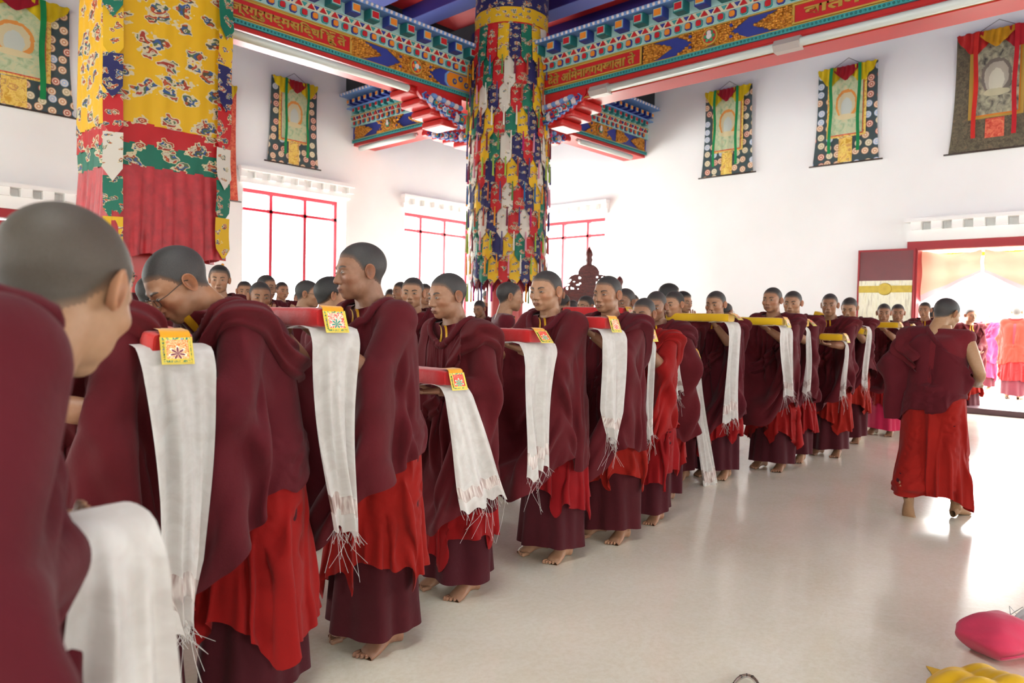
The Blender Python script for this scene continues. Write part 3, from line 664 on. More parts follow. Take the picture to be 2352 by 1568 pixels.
def painting_mat(nm, ground, halo, fig):
    """a softly painted devotional scene, kept generic: a pale ground, ringed halo, seated blur on a throne (UV 0..1)"""
    t = NT(nm); t.set(Roughness=.7); uv = t.coord('UV'); sx = t.n('ShaderNodeSeparateXYZ'); t.l(uv, sx.inputs[0]); u, v = sx.outputs[0], sx.outputs[1]
    nz = t.noise(t.mapping(uv, (7, 10, 1)), 1.0, 4, .6, .6)
    c = t.ramp(nz[0], [(.3, ground[0]), (.5, ground[1]), (.7, ground[2])])
    def ell(cu, cv, ru, rv): 
        a = t.math('DIVIDE', t.math('SUBTRACT', u, cu), ru); b = t.math('DIVIDE', t.math('SUBTRACT', v, cv), rv)
        return t.math('SQRT', t.math('ADD', t.math('MULTIPLY', a, a), t.math('MULTIPLY', b, b)))
    e = t.math('ADD', ell(.5, .52, .34, .26), t.math('MULTIPLY_ADD', nz[0], .3, -.15))
    c = t.mix(t.math('LESS_THAN', e, 1.0), c, halo[0]); c = t.mix(t.math('LESS_THAN', e, .8), c, halo[1])
    b = t.math('ADD', ell(.5, .46, .17, .17), t.math('MULTIPLY_ADD', nz[0], .5, -.25)); c = t.mix(t.math('LESS_THAN', b, 1.0), c, fig)
    s = t.math('ADD', ell(.5, .3, .3, .05), t.math('MULTIPLY_ADD', nz[0], .6, -.3)); c = t.mix(t.math('LESS_THAN', s, 1.0), c, ground[2])
    t.base(c); return t.m
painting_mat('painted_scene_green', (srgb(150,178,130), srgb(196,206,168), srgb(222,206,160)), (srgb(228,150,70), srgb(214,200,160)), srgb(200,206,196))
painting_mat('painted_scene_cream', (srgb(170,180,140), srgb(214,206,170), srgb(226,190,130)), (srgb(232,170,90), srgb(206,196,160)), srgb(196,200,180))
painting_mat('painted_scene_dark', (srgb(60,58,56), srgb(150,146,124), srgb(190,184,150)), (srgb(120,110,100), srgb(176,168,150)), srgb(206,202,180))
fabric('veil_yellow', srgb(246,212,10), .5, .3); fabric('veil_red', srgb(190,24,40), .5, .3); fabric('ribbon_green', srgb(24,150,84), .6); fabric('ribbon_red', srgb(214,36,40), .6); fabric('veil_gold', srgb(240,170,20), .5, .3); fabric('veil_maroon_red', srgb(200,30,36), .5, .3)
plain('dark_rod', srgb(70,50,40), .5); plain('cord', srgb(120,100,90), .7)
def thangka(label, M, u0, u1, z0, z1, mount='mount_brocade', paint='painted_scene_green', veil=('veil_yellow', 'veil_red'), rib='ribbon_green', inner=('gold_brocade_panel', 'gold_brocade_panel'), dark=False):
    """M(u,v,z): u left->right as seen, v out of the wall"""
    uc = (u0+u1)/2; o = np.array(M(uc, 0, z0)); W = lambda u, v, z: tuple(np.array(M(u, v, z)) - o)
    r = tag(empty('hanging_scroll', tuple(o)), label, 'scroll', 'painted scrolls hung high on the walls')
    w, h = u1-u0, z1-z0
    def panel(nm, a0, a1, b0, b1, v, mat, nu=9, nv=12, flare=0., uvm=None, wave=.0):
        G = np.zeros((nv, nu, 3)); U = np.zeros((nv, nu, 2))
        for i in range(nv):
            for j in range(nu):
                s, f = i/(nv-1), j/(nu-1); z = b1+(b0-b1)*s; zf = (z1-z)/h; ww = 1 + .12*zf**3*flare
                uu = uc+(a0+(a1-a0)*f)*ww; vv = v + .05*zf**2*(1.0) + .06*(1-zf) + wave*math.sin(f*9+z*2)
                G[i, j] = W(uu, vv, z); U[i, j] = (f, 1-s) if uvm else (uu*1.0, z)
        q = MB(); q.grid(G, False, 0, U); return q.build(nm, mat, r, True)
    panel('brocade_mount', -w/2, w/2, z0, z1, .0, MAT[mount], flare=1., wave=.004)
    panel('inner_border', -w*.33, w*.33, z0+h*.27, z1-h*.08, .008, MAT['gold_line' if dark else 'veil_red' if False else inner[0]], wave=.004)
    panel('inner_red_line', -w*.285, w*.285, z0+h*.288, z1-h*.09, .012, MAT['orange' if dark else 'red_brocade_mount'], wave=.004)
    panel('painting', -w*.27, w*.27, z0+h*.3, z1-h*.1, .016, MAT[paint], uvm=True, wave=.004)
    panel('door_panel', -w*.11, w*.11, z0+(.1*h if dark else .01), z0+h*.265, .01, MAT['red_brocade_mount' if dark else inner[1]], flare=.6, wave=.004)
    # gathered veil: two swags and a knotted middle
    for s in (-1, 1):
        n1, n2 = 14, 10; G = np.zeros((n1, n2, 3))
        for i in range(n1):
            f = i/(n1-1)                      # from outer corner to the centre
            for j in range(n2):
                g = j/(n2-1); drop = h*(.03+.16*math.sin(PI*min(1, f*.78+.08))**1.5)*(1-.0*f)
                uu = uc + s*(w/2)*(1-f*.86)*(1-.05*g) ; z = z1 - g*drop + .012*math.sin(f*22+g*3)
                G[i, j] = W(uu, .1+.05*math.sin(f*PI)+.02*math.sin(f*26+g*2), z)
        q = MB(); q.grid(G); q.build('veil_swag', MAT[veil[0]], r, True)
    n1, n2 = 17, 9; G = np.zeros((n1, n2, 3))
    for i in range(n1):
        f = i/(n1-1)*2-1
        for j in range(n2):
            g = j/(n2-1); drop = h*.15*(1-abs(f))**.75+.015; G[i, j] = W(uc+f*w*.24, .13+.02*math.sin(f*18+2*g)+.02*g, z1-g*drop)
    q = MB(); q.grid(G); q.build('veil_centre', MAT[veil[1]], r, True)
    for s in (-1, 1):
        n2 = 12; G = np.array([[W(uc+s*w*.235+(b-.5)*w*.055 + s*.01*math.sin(a*.8), .17+.01*math.sin(a), z1-a/(n2-1)*h*.9) for b in (0, .5, 1)] for a in range(n2)]); q = MB(); q.grid(G); q.build('ribbon', MAT[rib], r, True)
    q = MB(); q.tube([W(uc-w*.62, .05, z0-.008), W(uc+w*.62, .05, z0-.008)], .014, 8); q.build('lower_rod', MAT['dark_rod'], r, True)
    q = MB(); q.tube([W(uc-w*.5, .07, z1+.004), W(uc+w*.5, .07, z1+.004)], .01, 8); q.build('upper_rod', MAT['dark_rod'], r, True)
    q = MB(); q.tube([W(uc-w*.24, .08, z1), W(uc, .03, z1+.17), W(uc+w*.24, .08, z1)], .005, 5); q.build('cord', MAT['cord'], r, True)
WL = lambda u, v, z: (u, YWALL-v, z)            # window wall, u = x to the right
WR = lambda u, v, z: (XW-v, -u, z)              # right wall, u = -y to the right
thangka('large painted scroll with yellow veil at the upper left, left of the pillar hanging', WL, 2.25, 3.76, 4.5, 6.2)
thangka('red-mounted painted scroll half hidden behind the pillar hanging', WL, 5.55, 6.57, 3.52, 5.65, 'red_brocade_mount', 'painted_scene_cream', inner=('cream', 'cream'))
thangka('painted scroll with yellow and red veil on the window wall above the red window', WL, 7.28, 8.3, 4.4, 6.06)
thangka('leftmost painted scroll on the right wall, nearest the banner column', WR, -7.68, -6.66, 4.43, 6.16, paint='painted_scene_green')
thangka('middle painted scroll on the right wall', WR, -5.36, -4.32, 4.38, 6.11, paint='painted_scene_green')
thangka('dark-mounted painted scroll with red ribbons at the upper right', WR, -3.1, -1.95, 4.3, 6.2, 'dark_brocade_mount', 'painted_scene_dark', ('veil_maroon_red', 'veil_gold'), 'ribbon_red', dark=True)

# ================================================================== doors
def door_surround(name_i, M, a, b, ztop, n=7):
    r = tag(empty('trim_%d' % name_i, M((a+b)/2, 0, 0)), kind='structure'); o = np.array(M((a+b)/2, 0, 0)); W = lambda u, v, z: tuple(np.array(M(u, v, z)) - o)
    def bx(q, u0, u1, v0, v1, z0, z1): q.add([W(u0,v0,z0), W(u1,v0,z0), W(u1,v1,z0), W(u0,v1,z0), W(u0,v0,z1), W(u1,v0,z1), W(u1,v1,z1), W(u0,v1,z1)], [(0,3,2,1),(4,5,6,7),(0,1,5,4),(1,2,6,5),(2,3,7,6),(3,0,4,7)])
    q = MB(); bx(q, a-.14, b+.14, -.02, .06, ztop, ztop+.14); q.build('red_lintel', MAT['lintel_red'], r)
    q = MB(); bx(q, a-.14, b+.14, -.02, .12, ztop+.14, ztop+.33); q.build('lower_board', MAT['white_plaster'], r)
    for i in range(n):
        u = a-.14+(b-a+.28)*(i+.25)/n; q = MB(); bx(q, u, u+(b-a+.28)/n*.5, 0, .2, ztop+.33, ztop+.46); q.build('cornice_block', MAT['white_plaster'], r)
    q = MB(); bx(q, a-.16, b+.16, 0, .24, ztop+.46, ztop+.52); q.build('cornice_board', MAT['white_plaster'], r)
    for u in (a, b): q = MB(); bx(q, u-.07, u+.03, -.3, .05, 0, ztop); q.build('jamb', MAT['lintel_red'], r)
door_surround(30, WR, -DOOR_X[1], -DOOR_X[0], DOOR_X[2]); door_surround(31, WL, DOOR_L[0], DOOR_L[1], DOOR_L[2])
t = NT('foil_sheet'); t.set(Roughness=.28, Metallic=.25); uv = t.mapping(t.coord('Object'), (1, 9, 1.2)); nz = t.noise(uv, 3, 4, .6); t.base(t.ramp(nz[0], [(.3, srgb(186,176,150)), (.5, srgb(232,228,206)), (.7, srgb(214,206,170))])); t.bump(nz[0], .4, .02)
plain('brass_band', srgb(206,176,70), .35, .12, 12, .5)
def door_leaf(nm, M, a, b, zt, fancy=True, di=1):
    o = np.array(M((a+b)/2, 0, 0)); W = lambda u, v, z: tuple(np.array(M(u, v, z)) - o); r = tag(empty('door_%d' % di, tuple(o)), kind='structure')
    def bx(q, u0, u1, v0, v1, z0, z1): q.add([W(u0,v0,z0), W(u1,v0,z0), W(u1,v1,z0), W(u0,v1,z0), W(u0,v0,z1), W(u1,v0,z1), W(u1,v1,z1), W(u0,v1,z1)], [(0,3,2,1),(4,5,6,7),(0,1,5,4),(1,2,6,5),(2,3,7,6),(3,0,4,7)])
    q = MB(); bx(q, a, b, .02, .075, .02, zt); bevel(q.build('leaf', MAT['door_maroon'], r), .008)
    q = MB()
    for u0, u1, z0, z1 in ((a, b, zt-.035, zt), (a, a+.03, .02, zt-.035), (b-.03, b, .02, zt-.035)): bx(q, u0, u1, .07, .09, z0, z1)
    q.build('leaf_edging', MAT['lintel_red'], r)
    if fancy:
        q = MB(); bx(q, a+.03, b-.03, .075, .085, .4, zt-.55); q.build('foil_panel', MAT['foil_sheet'], r)
        q = MB(); bx(q, a+.03, b-.03, .085, .1, zt-.76, zt-.64); 
        n = 16; c = (a+b)/2; q.add([W(c+.11*math.cos(2*PI*i/n), .112, zt-.7+.1*math.sin(2*PI*i/n)) for i in range(n)]+[W(c+.12*math.cos(2*PI*i/n), .09, zt-.7+.11*math.sin(2*PI*i/n)) for i in range(n)], [tuple(range(n))]+[(i, (i+1)%n, (i+1)%n+n, i+n) for i in range(n)]); q.build('brass_strap', MAT['brass_band'], r)
        q = MB(); q.tube([W(c, .12, zt-1.3), W(c, .16, zt-1.45), W(c, .12, zt-1.6)], .015, 8); q.build('ring_pull', MAT['brass_band'], r, True)
    else:
        q = MB(); bx(q, a+.1, b-.1, .075, .083, zt-.26, zt-.25); bx(q, b-.11, b-.09, .075, .09, zt-1.6, zt-.24); q.build('gilt_edge', MAT['brass_band'], r)
door_leaf('door', WR, -4.53, -3.6, 2.76, True, 1); door_leaf('door', WR, -1.7, -.78, 2.76, True, 2)
MLd = lambda u, v, z: (u, YWALL+.25-v, z)
door_leaf('door', MLd, DOOR_L[0], (DOOR_L[0]+DOOR_L[1])/2-.005, DOOR_L[2]-.02, False, 3); door_leaf('door', MLd, (DOOR_L[0]+DOOR_L[1])/2+.005, DOOR_L[1], DOOR_L[2]-.02, False, 4)
q = MB(); q.box(XW-.06, XW+.5, DOOR_X[0], DOOR_X[1], .0, .1); tag(bevel(q.build('door_5', plain('sill_wood', srgb(86,54,62), .4))), kind='structure')
# door curtain: two sheer swags tied back
t = NT('sheer_curtain'); t.base(srgb(232,190,170)); t.set(Roughness=.7)
tl = t.n('ShaderNodeBsdfTranslucent'); tl.inputs[0].default_value = srgb(250,190,160); ms = t.n('ShaderNodeMixShader'); ms.inputs[0].default_value = .07; t.l(t.b.outputs[0], ms.inputs[1]); t.l(tl.outputs[0], ms.inputs[2]); t.l(ms.outputs[0], t.out.inputs['Surface'])
t = NT('grey_border'); t.base(srgb(196,186,190)); t.set(Roughness=.7); tl = t.n('ShaderNodeBsdfTranslucent'); tl.inputs[0].default_value = srgb(210,200,206); ms = t.n('ShaderNodeMixShader'); ms.inputs[0].default_value = .06; t.l(t.b.outputs[0], ms.inputs[1]); t.l(tl.outputs[0], ms.inputs[2]); t.l(ms.outputs[0], t.out.inputs['Surface'])
for s, lab in ((-1, 'pale orange sheer curtain swag on the left of the open door'), (1, 'pale orange sheer curtain swag on the right of the open door')):
    yc = (DOOR_X[0]+DOOR_X[1])/2; r = tag(empty('door_curtain', (XW+.2, yc, 0)), lab, 'curtain', 'curtains of the open door')
    n1, n2 = 30, 16; G = np.zeros((n1, n2, 3)); half = (DOOR_X[1]-DOOR_X[0])/2
    for i in range(n1):
        f = i/(n1-1)          # 0 centre -> 1 jamb
        for j in range(n2):
            g = j/(n2-1); low = 2.33 - .5*f**1.25 - .04*math.sin(PI*f); y = -s*half*(.02+.97*f); top = 2.72 - (.06*math.sin(PI*min(1, f*1.1)) if f < .9 else 0)
            G[i, j] = (.035*math.sin(9*g+4*f)+.03*math.sin(14*f), y*(1), top+(low-top)*g)
    q = MB(); q.grid(G[:, :14]); q.build('sheer_cloth', MAT['sheer_curtain'], r, True)
    q = MB(); q.grid(G[:, 13:]); q.build('border', MAT['grey_border'], r, True)
    n = 14; Gt = np.array([[(-.02+.03*math.sin(b*2.2), -s*(half*.97-.02-.1*(b/5)), 1.83-(1.5)*a/(n-1)) for b in range(6)] for a in range(n)]); q = MB(); q.grid(Gt); q.build('tied_tail', MAT['sheer_curtain'], r, True)
# amber lamps strip behind the curtain top is daylight through an orange pelmet
t = NT('amber_pelmet'); t.base(srgb(250,150,20)); tl = t.n('ShaderNodeBsdfTranslucent'); tl.inputs[0].default_value = srgb(255,150,10); ms = t.n('ShaderNodeMixShader'); ms.inputs[0].default_value = .14; t.l(t.b.outputs[0], ms.inputs[1]); t.l(tl.outputs[0], ms.inputs[2]); t.l(ms.outputs[0], t.out.inputs['Surface'])
r = tag(empty('pelmet', (XW+.42, (DOOR_X[0]+DOOR_X[1])/2, 2.6)), 'narrow orange pleated pelmet at the top of the open doorway', 'pelmet')
for i in range(24):
    y = -.92+i*.08; q = MB(); q.tube([(0, y, .10), (0.01, y, .03)], .05, 8, flat=.5); q.build('pleat', MAT['amber_pelmet'], r, True)

# outside the door: pavement, far pale building
plain('pavement', srgb(214,208,198), .8, .05, 3); plain('far_wall', srgb(220,196,196), .8); plain('far_roof', srgb(200,160,160), .8)
q = MB(); q.box(XW+.02, 70, -40, 40, -.15, -.02); tag(q.build('floor_outside', MAT['pavement']), kind='structure')
r = tag(empty('far_building', (48, -2, 0)), 'pale low building far beyond the open door', 'building')
q = MB(); q.box(0, 6, -14, 26, 0, 4.0); q.build('wall', MAT['far_wall'], r); q = MB(); q.box(-.6, 6.6, -14.5, 26.5, 4.0, 4.35); q.build('roof', MAT['far_roof'], r)
for i in range(9): q = MB(); q.box(-.05, .02, -12+i*4.2, -10.4+i*4.2, 1.0, 2.8); q.build('window', MAT['far_roof'], r)

# ================================================================== carved throne
t = NT('rosewood'); t.set(Roughness=.3); nz = t.noise(t.mapping(t.coord('Object'), (4, 4, 14)), 3, 4); t.base(t.ramp(nz[0], [(.3, srgb(70,26,24)), (.7, srgb(110,46,40))])); t.bump(t.noise(t.coord('Object'), 28, 4)[0], .5, .02)
tp = at_depth(1352, 640, 15.0); thr = tag(empty('carved_throne', (tp[0], tp[1], 0), math.atan2(tp[1], tp[0])+PI/2+PI), 'dark carved wooden throne back with pierced scrollwork and finials behind the crowd', 'throne')
hw = .56; zthr = at_depth(1352, 684, 15.0)[2]; zc_ = at_depth(1352, 672, 15)[2]; ztop = at_depth(1350, 606, 15)[2]
# pierced crest: plate with holes built as a grid with cells removed
nx, nz_ = 72, 44; q = MB(); rnd = random.Random(9); holes = [(s*(.14+.34*rnd.random()), .12+.68*rnd.random(), rnd.uniform(.012, .022)) for s in (-1, 1) for _ in range(17)]
def crest(x):
    a = abs(x)/hw; H = ztop-zc_
    if a < .40: return H*(.66+.34*math.sqrt(max(0, 1-(a/.40)**2)))
    if a < .78: return H*(.30+.34*math.sqrt(max(0, 1-((a-.40)/.40)**2)))
    return H*max(.06, .26-.9*(a-.78))
H = ztop-zc_
for i in range(nx):
    for j in range(nz_):
        x0, x1 = -hw+2*hw*i/nx, -hw+2*hw*(i+1)/nx; z0, z1 = H*j/nz_, H*(j+1)/nz_; xm, zm = (x0+x1)/2, (z0+z1)/2
        if zm > crest(xm): continue
        if zm < crest(xm)-.035 and zm > .05 and abs(xm) > .12 and any((xm-hx)**2+(zm-hz*H)**2 < hr*hr for hx, hz, hr in holes): continue
        q.box(x0, x1, -.03, .03, z0, z1)
ob = q.build('pierced_crest', MAT['rosewood'], thr, loc=(0, 0, zc_))
q = MB(); q.box(-hw, hw, -.04, .04, zthr-.15, zc_); q.box(-hw, hw, -.06, .06, zc_-.03, zc_+.02); q.build('back_rail', MAT['rosewood'], thr)
for s in (-1, 1):
    q = MB(); zt_ = at_depth(1420, 634, 15)[2]; q.lathe([(.055, 0), (.055, zthr), (.07, zthr+.02), (.045, zc_+.02), (.06, zc_+.06), (.05, zt_-.2), (.075, zt_-.12), (.06, zt_-.06), (.03, zt_-.02), (.0, zt_)], 14, (s*(hw+.07), 0, 0)); q.build('post', MAT['rosewood'], thr, True)
q = MB(); q.lathe([(.07, H*.95), (.06, H+.02), (.08, H+.08), (.06, H+.13), (.085, H+.19), (.06, H+.27), (.02, H+.33), (0, H+.36)], 12, (0, 0, zc_)); q.build('finial', MAT['rosewood'], thr, True)
for x in (-.3, 0, .3): q = MB(); q.box(x-.12, x+.12, -.02, .02, .9, zthr-.15); q.build('back_splat', MAT['rosewood'], thr)
q = MB(); q.box(-hw-.05, hw+.05, -.1, .75, .55, .68); q.build('seat', MAT['rosewood'], thr); q = MB(); q.box(-hw-.05, hw+.05, -.08, .7, .02, .55); q.build('base', MAT['rosewood'], thr)

# low brocade-covered bench behind the queue
bn = tag(empty('low_bench', (1.55, 3.98, 0)), 'low bench covered in dark patterned brocade, behind the feet of the bent monk', 'bench')
q = MB(); q.box(-.75, .75, -.22, .22, .1, .3); bevel(q.build('bench_box', MAT['rosewood'], bn), .01)
G = np.array([[(x, y, z) for x in np.linspace(-.77, .77, 20)] for y, z in ((-.255, .02), (-.25, .12), (-.245, .25), (-.23, .315), (0, .32), (.23, .315), (.25, .12))]); U = np.array([[(g[0], k*.12) for g in row] for k, row in enumerate(G)]); q = MB(); q.grid(G, False, 0, U); q.build('bench_cover', brocade('brocade_dark', srgb(24,26,50), 5.5, .34, [srgb(200,170,40), srgb(60,90,60), srgb(60,70,130), srgb(120,110,60)]), bn, True)
for sx in (-1, 1):
    for sy in (-1, 1): q = MB(); q.box(sx*.68-.03, sx*.68+.03, sy*.17-.03, sy*.17+.03, 0, .1); q.build('leg', MAT['rosewood'], bn)

# ================================================================== things on the floor
fabric('pink_cotton', srgb(214,60,96), .8, .2, .06); fabric('yellow_cotton', srgb(240,186,20), .8, .2, .06); fabric('white_cotton', srgb(232,230,226), .8, .2, .03); fabric('orange_cotton', srgb(236,140,50), .8)
def lump(name, loc, sx, sy, sz, mat, seed, n=40, m=24, p=2.4, parent=None, pinch=0.):
    rs = np.random.RandomState(seed); ph = rs.uniform(0, 6.28, (6, 3)); G = np.zeros((m, n, 3))
    for i in range(m):
        th = PI*i/(m-1)
        for j in range(n):
            a = 2*PI*j/n; x, y, z = math.sin(th)*math.cos(a), math.sin(th)*math.sin(a), math.cos(th)
            sup = (abs(x)**p+abs(y)**p+abs(z)**2)**(-1/p); d = 1+sum(.03/(k*.6+1)*math.sin((2+k)*(x*1.3+ph[k,0])+(3+k)*y+ph[k,1]+2*z*k+ph[k,2]) for k in range(6))
            zz_ = z*sz*sup*d*(1-pinch*max(abs(x*sup), abs(y*sup))**3)
            G[i, j] = (x*sup*sx*d, y*sup*sy*d, max(zz_, -sz*.88) )
    q = MB(); q.grid(G, True); o = q.build(name, mat, parent, True, loc=loc); return o
p = on_floor(2290, 1505)
cu = tag(empty('floor_cushion', (p[0]+.02, p[1], 0), -.5), 'puffy deep pink cushion lying on the floor at lower right', 'cushion')
lump('cushion_body', (0, 0, .08), .15, .13, .095, MAT['pink_cotton'], 3, p=3.2, parent=cu, pinch=.55)
q = MB(); q.tube([(-.14, -.12, .05), (-.06, -.132, .055), (.06, -.13, .06), (.14, -.12, .05)], .004, 6); q.build('seam', MAT['pink_cotton'], cu, True)
p2 = on_floor(2280, 1625); yc_ = tag(empty('yellow_cloth', (p2[0], p2[1], 0), .3), 'crumpled bright yellow cloth on the floor at the bottom right corner', 'cloth')
def crumple(nm, nx_, ny_, sx, sy, h, mat, seed, parent, edge=.0):
    rs = np.random.RandomState(seed); ph = rs.uniform(0, 6.28, 16); G = np.zeros((ny_, nx_, 3))
    for i in range(ny_):
        for j in range(nx_):
            x, y = (j/(nx_-1)-.5)*2, (i/(ny_-1)-.5)*2; r2 = min(1, x*x*.8+y*y*.8)
            z = h*(1-r2)**.8*(.55+.3*abs(math.sin(2.3*x+1.7*y+ph[0]))+.3*abs(math.sin(3.1*y-2.2*x+ph[1]))+.15*abs(math.sin(7*x+3*y+ph[2]))) + .006
            G[i, j] = (x*sx*(1+.06*math.sin(4*y+ph[3])), y*sy*(1+.08*math.sin(5*x+ph[4])), z)
    q = MB(); q.grid(G); o = q.build(nm, mat, parent, True); subsurf(o); return o
crumple('cloth_heap', 44, 40, .24, .2, .11, MAT['yellow_cotton'], 8, yc_)
p3 = on_floor(2352, 1478); wb = tag(empty('white_bundle', (p3[0]+.02, p3[1]-.06, 0), .2), 'white frayed scarf bundle beside the pink cushion at the right edge', 'scarf')
crumple('scarf_heap', 40, 36, .14, .14, .15, MAT['white_cotton'], 15, wb)
q = MB(); rnd = random.Random(3)
for k in range(26):
    a = rnd.uniform(0, 6.28); r0 = rnd.uniform(.1, .18); x, y = r0*math.cos(a), r0*math.sin(a); q.tube([(x, y, .08), (x*1.3+rnd.uniform(-.03,.03), y*1.3, .1), (x*1.6, y*1.5+rnd.uniform(-.04,.04), .03)], .0018, 4)
tag(q.build('loose_threads', MAT['white_cotton'], wb, True), kind='stuff')
q = MB(); q.tube([(-.1, -.16, .03), (-.05, -.22, .035), (.02, -.22, .03)], [.03, .04, .02], 8); q.build('orange_roll', MAT['orange_cotton'], wb, True)
# cane hoop at the bottom edge
plain('cane', srgb(120,96,84), .5, .1, 20); plain('cane_binding', srgb(40,34,32), .5)
p4 = on_floor(1714, 1556); hp = tag(empty('cane_hoop', (p4[0], p4[1], 0), 0), 'thin cane hoop handle at the bottom edge of the floor', 'hoop')
v = on_floor(1680, 1600)-on_floor(1750, 1600); v = v/np.linalg.norm(v)
hc = np.array([0, 0, 0.0])-np.array([p4[0], p4[1], 0])/np.linalg.norm(p4[:2])*.2
pts = [tuple(hc + v*(.062*math.cos(a)) + np.array([p4[0], p4[1], 0])/np.linalg.norm(p4[:2])*.2*math.sin(a) + np.array([0, 0, .012])) for a in np.linspace(0, 2*PI, 33)]
q = MB(); q.tube(pts, .005, 8); q.build('hoop', MAT['cane'], hp, True)
for k in (3, 6, 8, 10, 13): q = MB(); q.tube([pts[k], tuple(np.array(pts[k])*.7+np.array(pts[k+1])*.3)], .0062, 8); q.build('binding', MAT['cane_binding'], hp)
# ================================================================== people: head
def sd_ell(P, c, r):
    q = (P-np.array(c, np.float32))/np.array(r, np.float32); k0 = np.sqrt((q*q).sum(-1))+1e-9; q2 = q/np.array(r, np.float32); k1 = np.sqrt((q2*q2).sum(-1))+1e-9
    return k0*(k0-1)/k1
def sd_cap(P, a, b, ra, rb):
    a = np.array(a, np.float32); b = np.array(b, np.float32); ab = b-a; h = np.clip(((P-a)@ab)/(ab@ab), 0, 1); return np.sqrt(((P-a-h[..., None]*ab)**2).sum(-1)) - (ra+(rb-ra)*h)
def smin(a, b, k): h = np.clip(.5+.5*(b-a)/k, 0, 1); return b+(a-b)*h-k*h*(1-h)
def smax(a, b, k): return -smin(-a, -b, k)
HEADP = dict(jaw=1., cheek=1., nose=1., width=1., lip=1., chin=1., long=1.)
def head_sdf(P, h):
    P = P.copy(); w = h['width']; P[..., 1] = np.abs(P[..., 1])/w
    d = sd_ell(P, (-.014, 0, .030), (.099, .0755, .086))
    d = smin(d, sd_ell(P, (.026, 0, -.008), (.064, .0640, .080)), .03)
    d = smin(d, sd_ell(P, (.030, 0, -.060), (.054, .0530*h['jaw'], .048)), .03)
    d = smin(d, sd_ell(P, (.034, .034*h['jaw'], -.062), (.034, .022, .030)), .02)
    d = smin(d, sd_ell(P, (.066, 0, -.0935), (.021*h['chin'], .025, .017)), .022)
    d = smin(d, sd_ell(P, (.056, .041, -.024), (.027, .026, .019*h['cheek'])), .02)
    d = smin(d, sd_ell(P, (.074, .024, .0205), (.018, .026, .0085)), .016)
    d = smax(d, -sd_ell(P, (.108, .0335, .0015), (.021, .0205, .0135)), .010)            # eye sockets
    d = smin(d, sd_ell(P, (.0775, .0325, -.0005), (.0150, .0165, .0105)), .005)           # lids over the eyeball
    n = h['nose']
    d = smin(d, sd_cap(P, (.086, 0, .012), (.1035, 0, -.028), .0075, .0105*n), .012)
    d = smin(d, sd_ell(P, (.1055, 0, -.0345), (.0125*n, .0120*n, .0098)), .008)
    d = smin(d, sd_ell(P, (.0955, .0135*n, -.0385), (.0105, .0078, .0078)), .006)
    d = smin(d, sd_ell(P, (.0865, 0, -.0660), (.014, .026, .017)), .012)
    d = smin(d, sd_ell(P, (.0945, .004, -.0625), (.0095, .0185, .0055*h['lip'])), .004)
    d = smin(d, sd_ell(P, (.0925, 0, -.0735), (.0100, .0165, .0064*h['lip'])), .004)
    d = smax(d, -sd_ell(P, (.1030, 0, -.0680), (.0100, .0230, .0014)), .003)
    d = smax(d, -sd_ell(P, (.0990, 0, -.0845), (.0085, .0180, .0045)), .006)
    d = smin(d, sd_cap(P, (-.022, 0, -.05), (-.050, 0, -.20), .0545, .060), .024)
    return d*min(1, 1)
ORG = np.array([.008, 0, -.004], np.float32)
def radial(dirs, h):
    t = np.full(dirs.shape[:-1], .235, np.float32)
    for _ in range(46):
        t = t - .72*head_sdf(ORG+dirs*t[..., None], h)
    return t
def front_x(y, z, h):
    P = np.stack([np.full_like(y, .135), y, z], -1).astype(np.float32)
    for _ in range(46): P[..., 0] -= .72*head_sdf(P, h)
    return P
class Body:
    def __init__(s): s.mb = MB(); s.c = []
    def grid(s, G, col, wrap=False, flip=False):
        G = np.asarray(G, float)
        if flip: G = G[::-1]; col = col[::-1] if getattr(col, 'ndim', 1) == 3 else col
        s.mb.grid(G, wrap); n = G.shape[0]*G.shape[1]; c = np.asarray(col, float)
        s.c.append(np.broadcast_to(c, (n, 3)) if c.ndim == 1 else c.reshape(-1, 3))
    def tube(s, pts, rad, col, n=12, flat=1.0):
        k = len(s.mb.v); s.mb.tube(pts, rad, n, 0, True, flat); s.c.append(np.broadcast_to(np.asarray(col, float), (len(s.mb.v)-k, 3)))
    def ball(s, c, r, col, n=10, m=7):
        k = len(s.mb.v); s.mb.ball(c, r, n, m); s.c.append(np.broadcast_to(np.asarray(col, float), (len(s.mb.v)-k, 3)))
    def build(s, name, mat, parent): return s.mb.build(name, mat, parent, True, colors=np.concatenate(s.c))
def sstep(x, a, b): t = np.clip((x-a)/(b-a), 0, 1); return t*t*(3-2*t)
_HB = np.radians([0, 25, 50, 66, 76, 92, 108, 125, 150, 180]); _HZ = np.array([.064, .063, .054, .030, .004, .014, -.010, -.040, -.058, -.066])
_hcache = {}
def head_grids(key, h, lod):
    if (key, lod) in _hcache: return _hcache[(key, lod)]
    nl, nt = {0: (104, 78), 1: (72, 54), 2: (48, 36)}[lod]
    u = np.linspace(-PI, PI, nl, endpoint=False); phi = u-.46*np.sin(u); th = np.linspace(.03, PI-.03, nt)
    th = th  # polar angle from the top
    D = np.stack([np.sin(th)[:, None]*np.cos(phi)[None], np.sin(th)[:, None]*np.sin(phi)[None], np.cos(th)[:, None]*np.ones_like(phi)[None]], -1).astype(np.float32)
    R = radial(D, h); P = ORG+D*R[..., None]
    ap = np.abs(np.arctan2(P[..., 1], P[..., 0]+.004)); hz = np.interp(ap, _HB, _HZ); hm = sstep(P[..., 2]-hz, -.004, .016)
    x, y, z = P[..., 0], np.abs(P[..., 1]), P[..., 2]
    lip = np.clip(1.25-((y/.0225)**2+((z+.0685)/.0120)**2), 0, 1)*(x > .078)
    out = (P, D, hm, lip, phi, th); _hcache[(key, lod)] = out; return out
